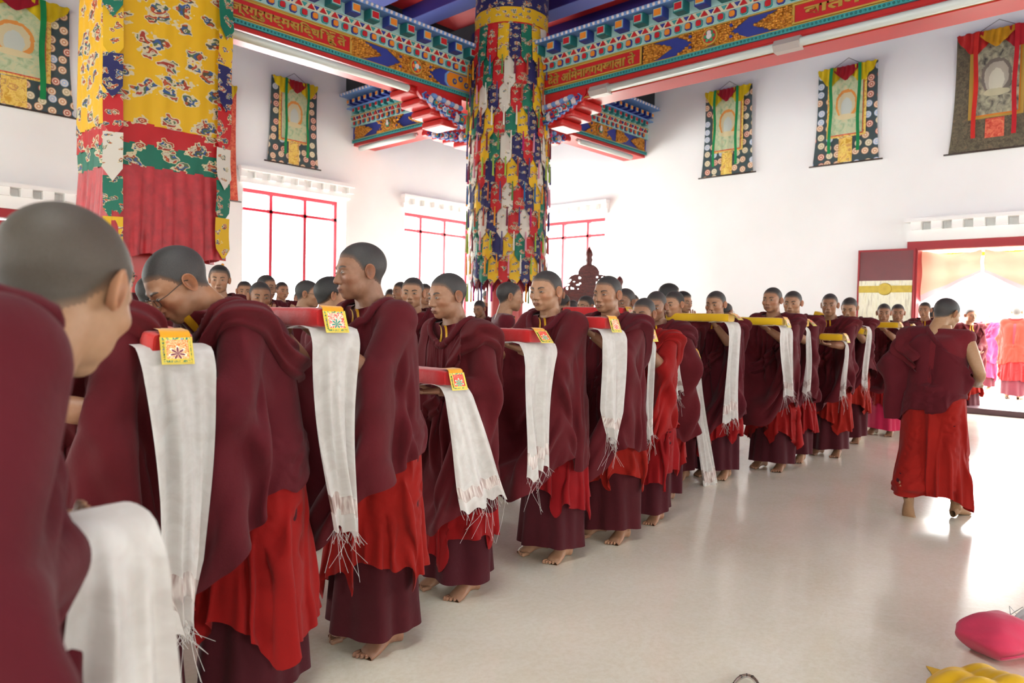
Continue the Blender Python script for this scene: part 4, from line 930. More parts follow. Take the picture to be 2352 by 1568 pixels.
def add_head(B, h, key, lod, skin, M, lipc=(.17, .055, .045), brow=(.02, .014, .012), gaze=0.):
    """B: Body; M: 4x4 head matrix (numpy). returns hair grid data"""
    P, D, hm, lip, phi, th = head_grids(key, h, lod)
    T = lambda Q: np.asarray(Q, float)@M[:3, :3].T + M[:3, 3]
    sk = np.array(skin); col = np.broadcast_to(sk, P.shape).copy()
    x, y, z = P[..., 0], np.abs(P[..., 1]), P[..., 2]
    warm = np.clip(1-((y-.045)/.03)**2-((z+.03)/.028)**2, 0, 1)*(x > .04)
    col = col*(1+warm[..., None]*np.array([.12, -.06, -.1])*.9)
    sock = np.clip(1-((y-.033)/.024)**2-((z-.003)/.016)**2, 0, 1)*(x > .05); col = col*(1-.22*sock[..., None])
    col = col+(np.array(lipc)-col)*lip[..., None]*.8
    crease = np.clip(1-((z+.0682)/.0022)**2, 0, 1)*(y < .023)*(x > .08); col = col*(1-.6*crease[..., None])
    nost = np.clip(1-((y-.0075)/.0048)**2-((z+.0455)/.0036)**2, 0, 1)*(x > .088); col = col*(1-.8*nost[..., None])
    hairc = np.array([.028, .022, .020]); 
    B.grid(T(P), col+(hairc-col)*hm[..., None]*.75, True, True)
    for s in (-1, 1):
        if lod < 2 or True:
            na, nb = (17, 7) if lod == 0 else (11, 5)
            a = np.linspace(-1, 1, na)[None, :]*np.ones((nb, 1)); b = np.linspace(-1, 1, nb)[:, None]*np.ones((1, na))
            yy = .0325+a*.0145; zz = .0002+.0018*a+b*.0046*np.sqrt(np.clip(1-a*a, 0, 1))**.9*np.where(b > 0, 1.0, .75)
            Q = front_x((s*yy).astype(np.float32), zz.astype(np.float32), h); Q[..., 0] += .0010+.0012*np.clip(1-a*a, 0, 1)
            c = np.broadcast_to(np.array([.30, .26, .23]), Q.shape).copy(); ir = (np.abs(a-gaze*s) < .52)[..., None]; c = np.where(ir, np.array([.018, .012, .010]), c); c = np.where((b > .55)[..., None], np.array([.012, .009, .008]), c); c = np.where((np.abs(a) > .9)[..., None], sk*.55, c)
            B.grid(T(Q), c, False, s > 0)
            # brow
            a = np.linspace(0, 1, 11)[None, :]*np.ones((4, 1)); b = np.linspace(-1, 1, 4)[:, None]*np.ones((1, 11))
            yy = .0145+a*.0375; zz = .0195+.0085*np.sin(a*2.3)-.004*a+b*(.0046*(1-a)**.4+.0008)
            Q = front_x((s*yy).astype(np.float32), zz.astype(np.float32), h); Q[..., 0] += .0012*(1-b*b)+.0002
            B.grid(T(Q), np.array(brow)*.8+sk*.03, False, s > 0)
    # ears
    for s in (-1, 1):
        nr, na = (9, 26) if lod == 0 else (6, 14)
        G = np.zeros((nr+2, na, 3)); C = np.zeros((nr+2, na, 3))
        for j in range(na):
            p = 2*PI*j/na; out = 1+.12*math.sin(p+.5); rx, rz = .0185*(1+.22*math.sin(p)), .0325
            for i in range(nr+2):
                r = [0., .18, .36, .52, .66, .78, .88, .96, 1.0, .97, .6][i] if nr == 9 else [0., .3, .6, .82, .96, 1.0, .97, .6][i]
                fr = i/(nr+1)
                ex, ez = -rx*r*math.cos(p)*out-.004, rz*r*math.sin(p)*out-.004*(1-r)
                if i >= nr: lift = .006 if i == nr else -.004
                else: lift = .003+.012*max(0, (r-.55)/.45)**.8 - (.004 if r > .97 else 0) + .004*math.exp(-((r-.45)/.12)**2)*(1 if math.cos(p) > -.2 else 0)
                flare = .010*max(0, -ex/.02)
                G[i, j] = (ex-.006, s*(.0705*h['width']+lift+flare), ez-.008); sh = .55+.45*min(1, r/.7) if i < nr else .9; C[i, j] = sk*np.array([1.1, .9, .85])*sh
        B.grid(T(G), C, True, s < 0)
    # hair shell
    keep = hm > .02; Q = P + D*(hm*.0042+.0004)[..., None]
    return T(Q), hm, sk
def add_hair(name, parent, data, mat, dark=(.022, .018, .017), lift=0., ctr=None):
    Q, hm, sk = data
    if lift: d_ = Q-np.array(ctr); Q = Q+d_/np.linalg.norm(d_, axis=-1, keepdims=True)*(hm*lift)[..., None]
    nt, nl = hm.shape; idx = -np.ones((nt, nl), int); mb = MB(); vs_, cs = [], []
    need = np.zeros((nt, nl), bool); faces = []
    for i in range(nt-1):
        for j in range(nl):
            q = [(i, j), (i, (j+1) % nl), (i+1, (j+1) % nl), (i+1, j)]
            if max(hm[a] for a in q) > .15: faces.append(q)
    fs = []
    for q in faces:
        f = []
        for a in q:
            if idx[a] < 0:
                idx[a] = len(vs_); vs_.append(Q[a]); m = min(1, max(0, hm[a])); cs.append(np.array(dark)*m+(sk*.62)*(1-m))
            f.append(int(idx[a]))
        fs.append(tuple(f[::-1]))
    mb.add(vs_, fs); return mb.build(name, mat, parent, True, colors=np.array(cs))
t = NT('skin'); at_ = t.n('ShaderNodeVertexColor'); at_.layer_name = 'Col'; nz = t.noise(t.coord('Object'), 60, 3); t.set(Roughness=.48); t.b.inputs['Specular IOR Level'].default_value = .4
t.base(t.mix(.10, at_.outputs[0], t.ramp(nz[0], [(.3, (.25, .12, .06, 1)), (.7, (.6, .36, .24, 1))]))); t.bump(t.noise(t.coord('Object'), 240, 2)[0], .08, .002)
t.b.inputs['Subsurface Weight'].default_value = .0
t = NT('cropped_hair'); at_ = t.n('ShaderNodeVertexColor'); at_.layer_name = 'Col'; nz = t.noise(t.coord('Object'), 420, 2); n2 = t.noise(t.coord('Object'), 30, 3); t.set(Roughness=.6); t.b.inputs['Sheen Weight'].default_value = .04
c = t.mix(t.ramp(nz[0], [(.45, (0,0,0,1)), (.75, (.5,.5,.5,1))]), at_.outputs[0], (.07, .055, .046, 1)); t.base(c); t.bump(nz[0], .35, .003)
# robe cloth
fabric('maroon_wool', srgb(90,18,27), .9, .05, .10); fabric('maroon_dark', srgb(72,16,25), .9, .04, .10); fabric('red_wool', srgb(146,15,9), .88, .05, .10); fabric('vest_maroon', srgb(104,18,30), .85); fabric('yellow_trim', srgb(226,168,22), .6, .2, .05)
fabric('magenta_robe', srgb(190,30,70), .85); fabric('black_cloth', srgb(40,26,32), .9)
t = NT('white_silk'); t.set(Roughness=.55); t.b.inputs['Sheen Weight'].default_value = .4; co = t.coord('UV'); nz = t.noise(t.mapping(co, (18, 18, 1)), 1, 3, .6, .8)
t.base(t.ramp(nz[0], [(.4, srgb(198,191,185)), (.6, srgb(212,207,202))])); tl = t.n('ShaderNodeBsdfTranslucent'); tl.inputs[0].default_value = srgb(236,230,226); ms = t.n('ShaderNodeMixShader'); ms.inputs[0].default_value = .3; t.l(t.b.outputs[0], ms.inputs[1]); t.l(tl.outputs[0], ms.inputs[2]); t.l(ms.outputs[0], t.out.inputs['Surface']); t.bump(nz[0], .12, .004)
t = NT('gauze_band'); t.set(Roughness=.7); nz = t.noise(t.mapping(t.coord('UV'), (160, 12, 1)), 1, 2); t.base(t.ramp(nz[0], [(.35, srgb(150,126,120)), (.65, srgb(214,204,198))]))
fabric('wrap_red', srgb(206,30,28), .6, .3, .08); fabric('wrap_yellow', srgb(240,190,16), .6, .3, .06); fabric('tag_gold', srgb(244,166,20), .5, .3, .04); fabric('tag_yellow', srgb(240,214,90), .5, .2, .04)
def tag_mat(nm, a, b, c, seed):
    t = NT(nm); t.set(Roughness=.5); uv = t.coord('UV'); sx = t.n('ShaderNodeSeparateXYZ'); t.l(uv, sx.inputs[0]); u, v = sx.outputs[0], sx.outputs[1]
    nz = t.noise(t.mapping(uv, (5, 5, 1), (seed, seed, 0)), 1.0, 2, .5, 1.5); g = t.math('SINE', t.math('MULTIPLY', nz[0], 30)); cc = t.mix(t.math('GREATER_THAN', g, .1), a, b)
    # lotus: petals from a polar rose
    du, dv = t.math('SUBTRACT', u, .5), t.math('SUBTRACT', v, .32); an = t.math('ARCTAN2', du, dv); rr = t.math('SQRT', t.math('ADD', t.math('MULTIPLY', du, du), t.math('MULTIPLY', dv, dv)))
    pet = t.math('MULTIPLY', t.math('ABSOLUTE', t.math('COSINE', t.math('MULTIPLY', an, 3.5))), .36); ins = t.math('LESS_THAN', rr, pet); rim = t.math('LESS_THAN', t.math('ABSOLUTE', t.math('SUBTRACT', rr, pet)), .035)
    cc = t.mix(ins, cc, c); cc = t.mix(rim, cc, srgb(246,240,214)); t.base(cc); return t.m
TAGM = [tag_mat('tag_lotus_a', srgb(226,120,50), srgb(238,206,150), srgb(120,40,60), 1.3), tag_mat('tag_lotus_b', srgb(214,50,50), srgb(246,226,200), srgb(40,130,110), 4.1), tag_mat('tag_lotus_c', srgb(206,40,40), srgb(230,120,90), srgb(70,150,110), 7.7), tag_mat('tag_lotus_d', srgb(226,90,60), srgb(244,220,180), srgb(206,40,50), 9.2)]
t = NT('tag_border'); t.set(Roughness=.5); nz = t.noise(t.mapping(t.coord('UV'), (4, 4, 1)), 1.3, 2, .5, 1.2); t.base(t.ramp(nz[0], [(0, srgb(240,210,80)), (.46, srgb(30,130,110)), (.54, srgb(240,214,90)), (.62, srgb(80,140,200)), (.68, srgb(242,216,96))], 'CONSTANT'))

# ================================================================== people: pose and cloth
NTH, NZ = 96, 44
def ik(S, W, L1, L2, hint):
    S, W, hint = map(np.array, (S, W, hint)); d = W-S; D = np.linalg.norm(d); D2 = min(D, (L1+L2)*.995); u = d/D; W2 = S+u*D2
    a = (L1*L1-L2*L2+D2*D2)/(2*D2); hh = math.sqrt(max(0, L1*L1-a*a)); p = hint-u*(hint@u); p = p/np.linalg.norm(p); return S+u*a+p*hh, W2
def rotm(yaw=0, pitch=0, roll=0):
    """pitch>0 nods forward (x towards -z)"""
    cy, sy, cp, sp, cr, sr = math.cos(yaw), math.sin(yaw), math.cos(pitch), math.sin(pitch), math.cos(roll), math.sin(roll)
    Rz = np.array([[cy,-sy,0],[sy,cy,0],[0,0,1]]); Ry = np.array([[cp,0,sp],[0,1,0],[-sp,0,cp]]); Rx = np.array([[1,0,0],[0,cr,-sr],[0,sr,cr]]); return Rz@Ry@Rx
class Pose: pass
def make_pose(H=1.68, lean=.06, curve=.1, book=(.36, 1.16), nod=.1, hyaw=0., hroll=0., arms='book', feet=((.0, .095), (.0, -.095)), hfwd=0.):
    """local frame: x forward, y left, z up, feet on z=0"""
    p = Pose(); s = H/1.70; p.s = s; p.H = H
    p.pel = np.array([0, 0, .93*s]); p.chest = p.pel+.34*s*np.array([math.sin(lean), 0, math.cos(lean)])
    p.nb = p.chest+.175*s*np.array([math.sin(lean+curve), 0, math.cos(lean+curve)])
    n2 = lean+curve+.12+nod*.5; p.head = p.nb+.15*s*np.array([math.sin(n2)+hfwd, 0, math.cos(n2)])
    p.hm = np.eye(4); p.hm[:3, :3] = rotm(hyaw, nod, hroll)*s; p.hm[:3, 3] = p.head
    p.S = [p.nb+np.array([-.015, sd*.172, -.055])*s for sd in (1, -1)]
    p.E, p.W, p.hd = [], [], []
    for i, sd in enumerate((1, -1)):
        if arms == 'book': tgt = np.array([book[0]-.06, sd*.13, book[1]-.075])
        elif arms == 'down': tgt = p.S[i]+np.array([.10, sd*.05, -.50])*s
        elif arms == 'clasp': tgt = np.array([.24, sd*.04, 1.02*s])
        else: tgt = np.array(arms[i])
        e, w = ik(p.S[i], tgt, .285*s, .25*s, (-.35, sd*.55, -1)); p.E.append(e); p.W.append(w)
    p.book = book; p.feet = feet
    p.caps = []
    for sd in (1, -1):
        p.caps.append((p.pel+[0, sd*.07*s, -.02], p.chest+[0, sd*.075*s, .02], .118*s, .112*s))
        p.caps.append((p.chest+[0, sd*.075*s, 0], p.nb+[-.01, sd*.075*s, -.07], .105*s, .075*s))
    p.caps.append((p.S[0], p.S[1], .066*s, .066*s)); p.caps.append((p.nb, p.head, .062*s, .06*s))
    for i in range(2):
        p.caps.append((p.S[i], p.E[i], .058*s, .050*s)); p.caps.append((p.E[i], p.W[i], .048*s, .036*s))
    p.legcaps = []
    for i, sd in enumerate((1, -1)):
        fx, fy = feet[i]; kn = np.array([fx*.5+.03, fy, .48*s]); p.legcaps += [(p.pel+[0, sd*.08*s, 0], kn, .105*s, .075*s), (kn, np.array([fx-.03, fy, .10]), .07*s, .05*s)]
    return p
def hull_R(caps, zs, thetas, axis, pad):
    """convex slice hull radius R(z,theta) around axis(z) (x,y)"""
    C, Rr = [], []
    for a, b, ra, rb in caps:
        n = max(2, int(np.linalg.norm(b-a)/.025)+1)
        for k in range(n): f = k/(n-1); C.append(a+(b-a)*f); Rr.append(ra+(rb-ra)*f)
    C = np.array(C); Rr = np.array(Rr)+pad; ph = np.linspace(-PI, PI, 72, endpoint=False); nx, ny = np.cos(ph), np.sin(ph); out = np.zeros((len(zs), len(thetas)))
    cosd = np.cos(thetas[:, None]-ph[None]); 
    for i, z in enumerate(zs):
        dz = np.abs(C[:, 2]-z); m = dz < Rr
        if not m.any(): out[i] = .05; continue
        rr = np.sqrt(Rr[m]**2-dz[m]**2); cx = C[m, 0]-axis(z)[0]; cy = C[m, 1]-axis(z)[1]
        sup = (cx[None]*nx[:, None]+cy[None]*ny[:, None]+rr[None]).max(1)
        with np.errstate(divide='ignore', invalid='ignore'): q = np.where(cosd > .05, sup[None]/np.maximum(cosd, .05), 9.)
        out[i] = np.maximum(q.min(1), .04)
    return out
def drape(p, caps, top_fn, hem_fn, axis, pad, inward=.12, seed=0, amp=.012, cyc=(7, 13), minR=None):
    """initial cloth tube. returns (NZ,NTH,3)"""
    th = np.linspace(0, 2*PI, NTH, endpoint=False); zt = max(top_fn(t)[1] for t in th); zb = min(hem_fn(t) for t in th)-.02; zs = np.arange(zt+.02, zb, -.012)
    R = hull_R(caps, zs, th, axis, pad)
    for i in range(1, len(zs)): R[i] = np.maximum(R[i], R[i-1]-inward*.012)
    if minR is not None: R = np.maximum(R, minR(zs[:, None], th[None]))
    rs = np.random.RandomState(seed); ph = rs.uniform(0, 6.28, 6); G = np.zeros((NZ, NTH, 3))
    for j, t in enumerate(th):
        r0, z0 = top_fn(t); zh = hem_fn(t); m = (zs < z0) & (zs > zh)
        zz_ = np.concatenate([[z0], zs[m], [zh]]); rr = np.concatenate([[r0], np.maximum(R[m, j], r0*.9), [R[min(np.searchsorted(-zs, -zh), len(zs)-1), j]]])
        s_ = np.concatenate([[0], np.cumsum(np.hypot(np.diff(zz_), np.diff(rr)))]); q = np.linspace(0, s_[-1], NZ); z = np.interp(q, s_, zz_); r = np.interp(q, s_, rr); f = np.linspace(0, 1, NZ)
        k1, k2 = cyc; fold = amp*f*(np.sin(k1*t+ph[0]+1.5*np.sin(t+ph[3])+.8*f)+.8*np.sin(k2*t+ph[1]-1.2*f+np.sin(2*t+ph[4])))
        ax = np.array([axis(v) for v in z]); G[:, j, 0] = ax[:, 0]+(r+fold)*math.cos(t); G[:, j, 1] = ax[:, 1]+(r+fold)*math.sin(t); G[:, j, 2] = z
    return G
def simulate(Gs, capss, stretch, steps=50, iters=5, pins=1, grav=9.8, cone=None):
    """batched position-based cloth: Gs list of (NZ,NTH,3); capss list of capsule lists (same length); stretch (B,NZ)"""
    X = np.array(Gs, np.float32); Bn = X.shape[0]; V = np.zeros_like(X); mc = max(len(c) for c in capss)
    A = np.zeros((Bn, mc, 3), np.float32); Bv = np.zeros_like(A); RA = np.full((Bn, mc), -1., np.float32); RB = np.full((Bn, mc), -1., np.float32); A[:, :, 2] = Bv[:, :, 2] = -50; Bv[:, :, 2] -= 1
    for b, cs in enumerate(capss):
        for k, (a, e, ra, rb) in enumerate(cs): A[b, k] = a; Bv[b, k] = e; RA[b, k] = ra+.012; RB[b, k] = rb+.012
    AB = Bv-A; L2 = (AB**2).sum(-1)
    roll = lambda Y, k: np.roll(Y, -k, 2)
    st = stretch[:, :, None].astype(np.float32)
    nrm = lambda D: np.sqrt((D*D).sum(-1))+1e-9
    rH = nrm(roll(X, 1)-X)*st; rV = nrm(X[:, 1:]-X[:, :-1])*1.01; stm = (st[:, 1:]+st[:, :-1])/2
    rD1 = np.sqrt((rH[:, 1:]*.5+rH[:, :-1]*.5)**2+rV**2); rD2 = rD1; rB = nrm(X[:, 2:]-X[:, :-2]); rBH = nrm(roll(X, 2)-X)*st*.98
    w = np.ones((Bn, NZ, 1, 1), np.float32); w[:, :pins] = 0; dt = 1/45.
    X0 = X.copy()
    for it in range(steps):
        V[..., 2] -= grav*dt; V *= .72; Xp = X+V*dt*w
        for _ in range(iters):
            dX = np.zeros_like(Xp)
            D = roll(Xp, 1)-Xp; L = nrm(D); c = D*((L-rH)/L*.5)[..., None]*.55; dX += c; dX -= np.roll(c, 1, 2)
            D = Xp[:, 1:]-Xp[:, :-1]; L = nrm(D); c = D*((L-rV)/L*.5)[..., None]*.8; dX[:, :-1] += c; dX[:, 1:] -= c
            R1 = roll(Xp, 1); D = R1[:, 1:]-Xp[:, :-1]; L = nrm(D); c = D*((L-rD1)/L*.5)[..., None]*.12; dX[:, :-1] += c; dX[:, 1:] -= np.roll(c, 1, 2)
            D = Xp[:, 1:]-R1[:, :-1]; L = nrm(D); c = D*((L-rD2)/L*.5)[..., None]*.12; dX[:, :-1] += np.roll(c, 1, 2); dX[:, 1:] -= c
            D = roll(Xp, 2)-Xp; L = nrm(D); c = D*((L-rBH)/L*.5)[..., None]*.05; dX += c; dX -= np.roll(c, 2, 2)
            D = Xp[:, 2:]-Xp[:, :-2]; L = nrm(D); c = D*((L-rB)/L*.5)[..., None]*.12; dX[:, :-2] += c; dX[:, 2:] -= c
            Xp += dX*w
        for i in range(pins, NZ):        # inextensible columns, from the pinned edge down
            D = Xp[:, i]-Xp[:, i-1]; L = nrm(D); m_ = rV[:, i-1]*1.015; f_ = np.where(L > m_, m_/L, 1.0); Xp[:, i] = Xp[:, i-1]+D*f_[..., None]
        for k in range(mc):
            d = Xp-A[:, k][:, None, None]; h = np.clip((d*AB[:, k][:, None, None]).sum(-1)/L2[:, k][:, None, None], 0, 1); q = d-h[..., None]*AB[:, k][:, None, None]; ln = nrm(q); rad = RA[:, k][:, None, None]*(1-h)+RB[:, k][:, None, None]*h
            pen = np.maximum(rad-ln, 0); hit = (pen > 0)[..., None]
            Xp += q/ln[..., None]*pen[..., None]*w
            Xp -= np.where(hit, (Xp-X)*.35, 0)*w
        if cone is not None:      # cone collider: (B,5) cx, r at top, widening per metre, top z, margin
            cxx, ra, kk, zt_ = [cone[:, i][:, None, None] for i in range(4)]; dx = Xp[..., 0]-cxx; dy = Xp[..., 1]; ln = np.sqrt(dx*dx+dy*dy)+1e-6; rm = ra+kk*np.maximum(zt_-Xp[..., 2], 0); on_ = (Xp[..., 2] < zt_)
            sc = np.where((ln < rm) & on_, rm/ln, 1.0); Xp[..., 0] = np.where(w[..., 0] > 0, cxx+dx*sc, Xp[..., 0]); Xp[..., 1] = np.where(w[..., 0] > 0, dy*sc, Xp[..., 1])
        np.maximum(Xp[..., 2], .02, out=Xp[..., 2])
        V = (Xp-X)/dt*w; X = Xp
    return X
def cloth_mesh(G, name, mat, parent, sub=0, thick=.0):
    mb = MB(); mb.grid(np.asarray(G, float)[::-1], True); o = mb.build(name, mat, parent, True)
    if sub: subsurf(o, sub)
    return o
# ================================================================== people: build
def add_foot(B, ank, yaw, side, col, flex=0., s=1.0):
    """ank: ankle point on z~.09; flex>0 raises the heel"""
    Rm = rotm(yaw, flex); org = np.array(ank); toe = np.array([.125, 0, -.085])*s
    def T(q): q = np.array(q)*s; q = toe+(Rm@(q-toe)) if flex else Rm@q; return tuple(org+q)
    secs = [(-.062, .022, .026, .0), (-.05, .033, .040, .004), (-.02, .034, .052, .012), (.02, .034, .052, .014), (.06, .038, .040, .004), (.10, .045, .028, -.002), (.128, .046, .020, -.004), (.145, .040, .013, -.006)]
    G = []
    for x, w, h, dz in secs:
        ring = []
        for k in range(14):
            a = 2*PI*k/14; zz_ = -.088+h+dz+h*math.sin(a); ring.append(T((x, side*.006*(x > .05)+w*math.cos(a), max(zz_, -.088))))
        G.append(ring)
    B.grid(np.array(G), np.array(col)*.92, True, True)
    for k in range(5):
        y = side*(-.034+.0172*k); L = [.040, .036, .033, .029, .024][k]; r = [.0125, .0092, .0088, .0084, .0084][k]; x0 = [.132, .134, .130, .124, .115][k]
        B.tube([T((x0-.012, y, -.076)), T((x0+L*.45, y, -.0745)), T((x0+L*.85, y*1.02, -.078)), T((x0+L, y*1.02, -.081))], [r*.9, r, r*.85, r*.35], np.array(col)*.95, 8)
        B.ball(T((x0+L*.82, y*1.02, -.0725+r*.35)), (.006*s, .005*s, .003*s), np.array(col)*1.35, 6, 4)
    B.tube([T((-.018, 0, -.03)), T((-.02, 0, .03)), T((-.022, 0, .14))], [.040*s, .034*s, .040*s], np.array(col)*.92, 12)
def add_hand(B, E, W, side, col, s=1.0, curl=(.15, .45, .5), palm_up=True, thumb_in=True):
    f = np.array(W)-np.array(E); f /= np.linalg.norm(f); up = np.array([0, 0, 1.]) ; nrm = up-f*(up@f); nrm /= np.linalg.norm(nrm); lat = np.cross(nrm, f)   # lat points to the left of the forearm
    if not palm_up: nrm, lat = -nrm, -lat
    W = np.array(W)
    G = []
    for x, w, h in ((-.02, .026, .022), (.0, .027, .019), (.03, .036, .016), (.06, .041, .014), (.085, .040, .012), (.098, .034, .008)):
        G.append([W+f*x*s+lat*w*math.cos(a)*s+nrm*h*math.sin(a)*s for a in [2*PI*k/12 for k in range(12)]])
    B.grid(np.array(G), col, True, True)
    for k in range(4):
        y = (-.030+.020*k); L = [.066, .076, .080, .070][k]*s if side < 0 else [.070, .080, .076, .066][k]*s
        p = W+f*.088*s+lat*y*s; d = f.copy(); pts = [p]; ang = 0
        for sg, c in zip((.45, .32, .26), curl):
            ang += c*(1+.12*k); d = f*math.cos(ang)+nrm*math.sin(ang); p = p+d*L*sg; pts.append(p)
        B.tube(pts, [.0095*s, .0092*s, .0084*s, .006*s], col, 8)
    ts = (-1 if side > 0 else 1)*(1 if palm_up else -1); ts = -side if palm_up else side
    b = W+f*.025*s+lat*ts*.028*s*(-1 if False else 1); d = (f*.75+lat*ts*.6+nrm*.25); d /= np.linalg.norm(d)
    B.tube([b, b+d*.03*s, b+d*.055*s+nrm*.006*s, b+(d*.6+f*.4)*.082*s+nrm*.014*s], [.014*s, .0125*s, .0105*s, .007*s], col, 8)
def vary_head(seed):
    r = random.Random(seed); return dict(jaw=r.uniform(.94, 1.1), cheek=r.uniform(.95, 1.2), nose=r.uniform(.92, 1.12), width=r.uniform(.97, 1.05), lip=r.uniform(.9, 1.25), chin=r.uniform(.92, 1.1), long=1.)
SK = [(.30, .155, .092), (.26, .126, .072), (.36, .195, .118), (.21, .10, .058), (.29, .143, .083), (.33, .176, .104)]
def th_norm(t): return (t+PI) % (2*PI)-PI
def prepare(sp):
    """pose and starting cloths for a person description"""
    r = random.Random(sp['seed']); p = make_pose(**sp['pose']); sp['p'] = p; s = p.s
    sp['bx'] = p.book[0]
    lowc = np.array([.02, 0.])
    def axis(z):
        if z >= p.chest[2]: f = min(1, (z-p.chest[2])/max(.01, p.nb[2]-p.chest[2])); q = p.chest+(p.nb-p.chest)*f
        elif z >= p.pel[2]: f = (z-p.pel[2])/(p.chest[2]-p.pel[2]); q = p.pel+(p.chest-p.pel)*f
        else: q = p.pel
        return (q[0]+.02, q[1])
    sp['axis'] = axis
    nbz = p.nb[2]; vd = sp.get('vdrop', .11)
    def top(t):
        c = (1+math.cos(t))/2; return ((.076+.022*abs(math.sin(t))+.02*c**3)*s*sp.get('neckr', 1.), nbz+.020*s-(vd*c**3)*s+.012*math.cos(2*t)*-1*s)
    if sp.get('one_shoulder'):
        def top(t):
            a = (1-math.sin(t))/2; return ((.085+.085*a**1.2+.02*max(0, math.cos(t)))*s, nbz+(.025-.24*a**1.3-.03*max(0, math.cos(t)))*s)
    hf, hb, hs = sp.get('hem', (.66, .88, .0)); ph = r.uniform(0, 6.28)
    def hem(t): c = (1+math.cos(t))/2; return (hb+(hf-hb)*c**.9)*s + hs*math.sin(t)*s + .03*math.sin(3*t+ph)+.02*math.sin(5*t+ph*2)
    if sp.get('shawl', True): sp['scaps'] = [c for k, c in enumerate(p.caps) if not (sp.get('one_shoulder') and k in (8, 9))]; sp['G0'] = drape(p, sp['scaps']+p.legcaps[:1]+p.legcaps[2:3], top, hem, axis, .022, .10, sp['seed'], .018, (6+r.randrange(3), 11+r.randrange(5)))
    # red robe
    w0 = .97*s
    def topr(t): return (.155*s, w0)
    lo = sp.get('rhem', .36); tp = r.uniform(-.5, .9); tw = r.uniform(.18, .3); ph2 = r.uniform(0, 6.28)
    def hemr(t):
        d = th_norm(t-tp); d2 = th_norm(t-tp-1.3); d3 = th_norm(t-tp+1.1)
        return (lo+.045*math.sin(t+ph2)+.035*math.sin(2*t+ph2)) - .15*max(0, 1-abs(d)/tw) - .11*max(0, 1-abs(d2)/.22)-.09*max(0, 1-abs(d3)/.25)
    def minR(z, t): return (.155+(w0-z)*.13)*s*(1+.08*np.cos(2*t)*-1)+.0*z
    lax = lambda z: (p.pel[0]+.01, 0.)
    tors = [c for c in p.caps[:4]]
    sp['R0'] = drape(p, p.legcaps+tors, topr, hemr, lax, .018, .05, sp['seed']+77, .02, (7+r.randrange(3), 12+r.randrange(4)), minR)
    kh = sp.get('khem', .085)
    def hemk(t): return (kh+.012*math.sin(2*t+ph)) - sp.get('ktilt', 0.)*math.cos(t)
    sp['K0'] = drape(p, p.legcaps, topr, hemk, lax, .012, .0, sp['seed']+33, .010, (5+r.randrange(3), 9+r.randrange(3)), lambda z, t: (.13+(w0-z)*.075)*s+.0*t)
    sp['V0'] = drape(p, p.caps[:6], lambda t: (.066*s, nbz+((.012 if 'neckr' not in sp else -.08)-.03*((1+math.cos(t))/2)**2)*s), lambda t: .95*s, axis, .004, .3, 1, 0.)
def simulate_all(specs):
    B = [sp for sp in specs if 'G0' in sp]
    st = np.array([1.0+.20*np.linspace(0, 1, NZ)**.8 for _ in B])
    X = simulate([sp['G0'] for sp in B], [sp['scaps']+sp['p'].legcaps for sp in B], st, steps=56, iters=5, pins=2, cone=np.array([[sp['p'].pel[0]+.01, .165*sp['p'].s, .125*sp['p'].s, .93*sp['p'].s] for sp in B], np.float32))
    for sp, x in zip(B, X): sp['G'] = x
    st = np.array([1.0+.16*np.linspace(0, 1, NZ) for _ in specs])
    X = simulate([sp['R0'] for sp in specs], [sp['p'].legcaps for sp in specs], st, steps=36, iters=4, pins=2, cone=np.array([[sp['p'].pel[0]+.01, .152*sp['p'].s, sp.get('kflare', .075)*sp['p'].s+.012, .96*sp['p'].s] for sp in specs], np.float32))
    for sp, x in zip(specs, X):
        sp['Rb'] = x; press_folds(sp)
        sp['Rb'] = push_out(sp['Rb'], sp['K0'], sp['p'].pel[0]+.01, .012)
        if 'G' in sp: sp['G'] = off_caps(push_out(sp['G'], sp['Rb'], sp['p'].pel[0]+.01, .012, 4), sp['scaps'], .016)
def off_caps(G, caps, m):
    for _ in range(2):
        for a, b, ra, rb in caps:
            ab = b-a; d = G-a; h = np.clip((d@ab)/(ab@ab), 0, 1); q = d-h[..., None]*ab; ln = np.sqrt((q*q).sum(-1))+1e-6; rad = ra+(rb-ra)*h+m; pen = np.maximum(rad-ln, 0); pen[:2] = 0; G = G+q/ln[..., None]*pen[..., None]
    return G
def ridge(G, cx_of, i0, j0, i1, j1, amp, sig, grow=1.0, bow=0.):
    """press one fold into a cloth grid along a line of grid coordinates"""
    i0, i1 = int(i0), int(i1); cols = np.arange(NTH)
    for i in range(i0, i1+1):
        t = (i-i0)/max(1, i1-i0); jc = j0+(j1-j0)*t+bow*math.sin(PI*t); d = (cols-jc+NTH/2) % NTH-NTH/2; sg = sig*(1+grow*t)
        a = amp*min(1, t*4+.25)*(1 if i1 == NZ-1 else min(1, (1-t)*4+.2)); v = a*(np.exp(-d*d/(2*sg*sg))-.55*np.exp(-d*d/(2*(2.2*sg)**2)))
        cx = cx_of(float(G[i, :, 2].mean())); r = G[i, :, :2]-np.array([cx, 0.]); ln = np.linalg.norm(r, axis=1, keepdims=True)+1e-6; G[i, :, :2] += r/ln*v[:, None]
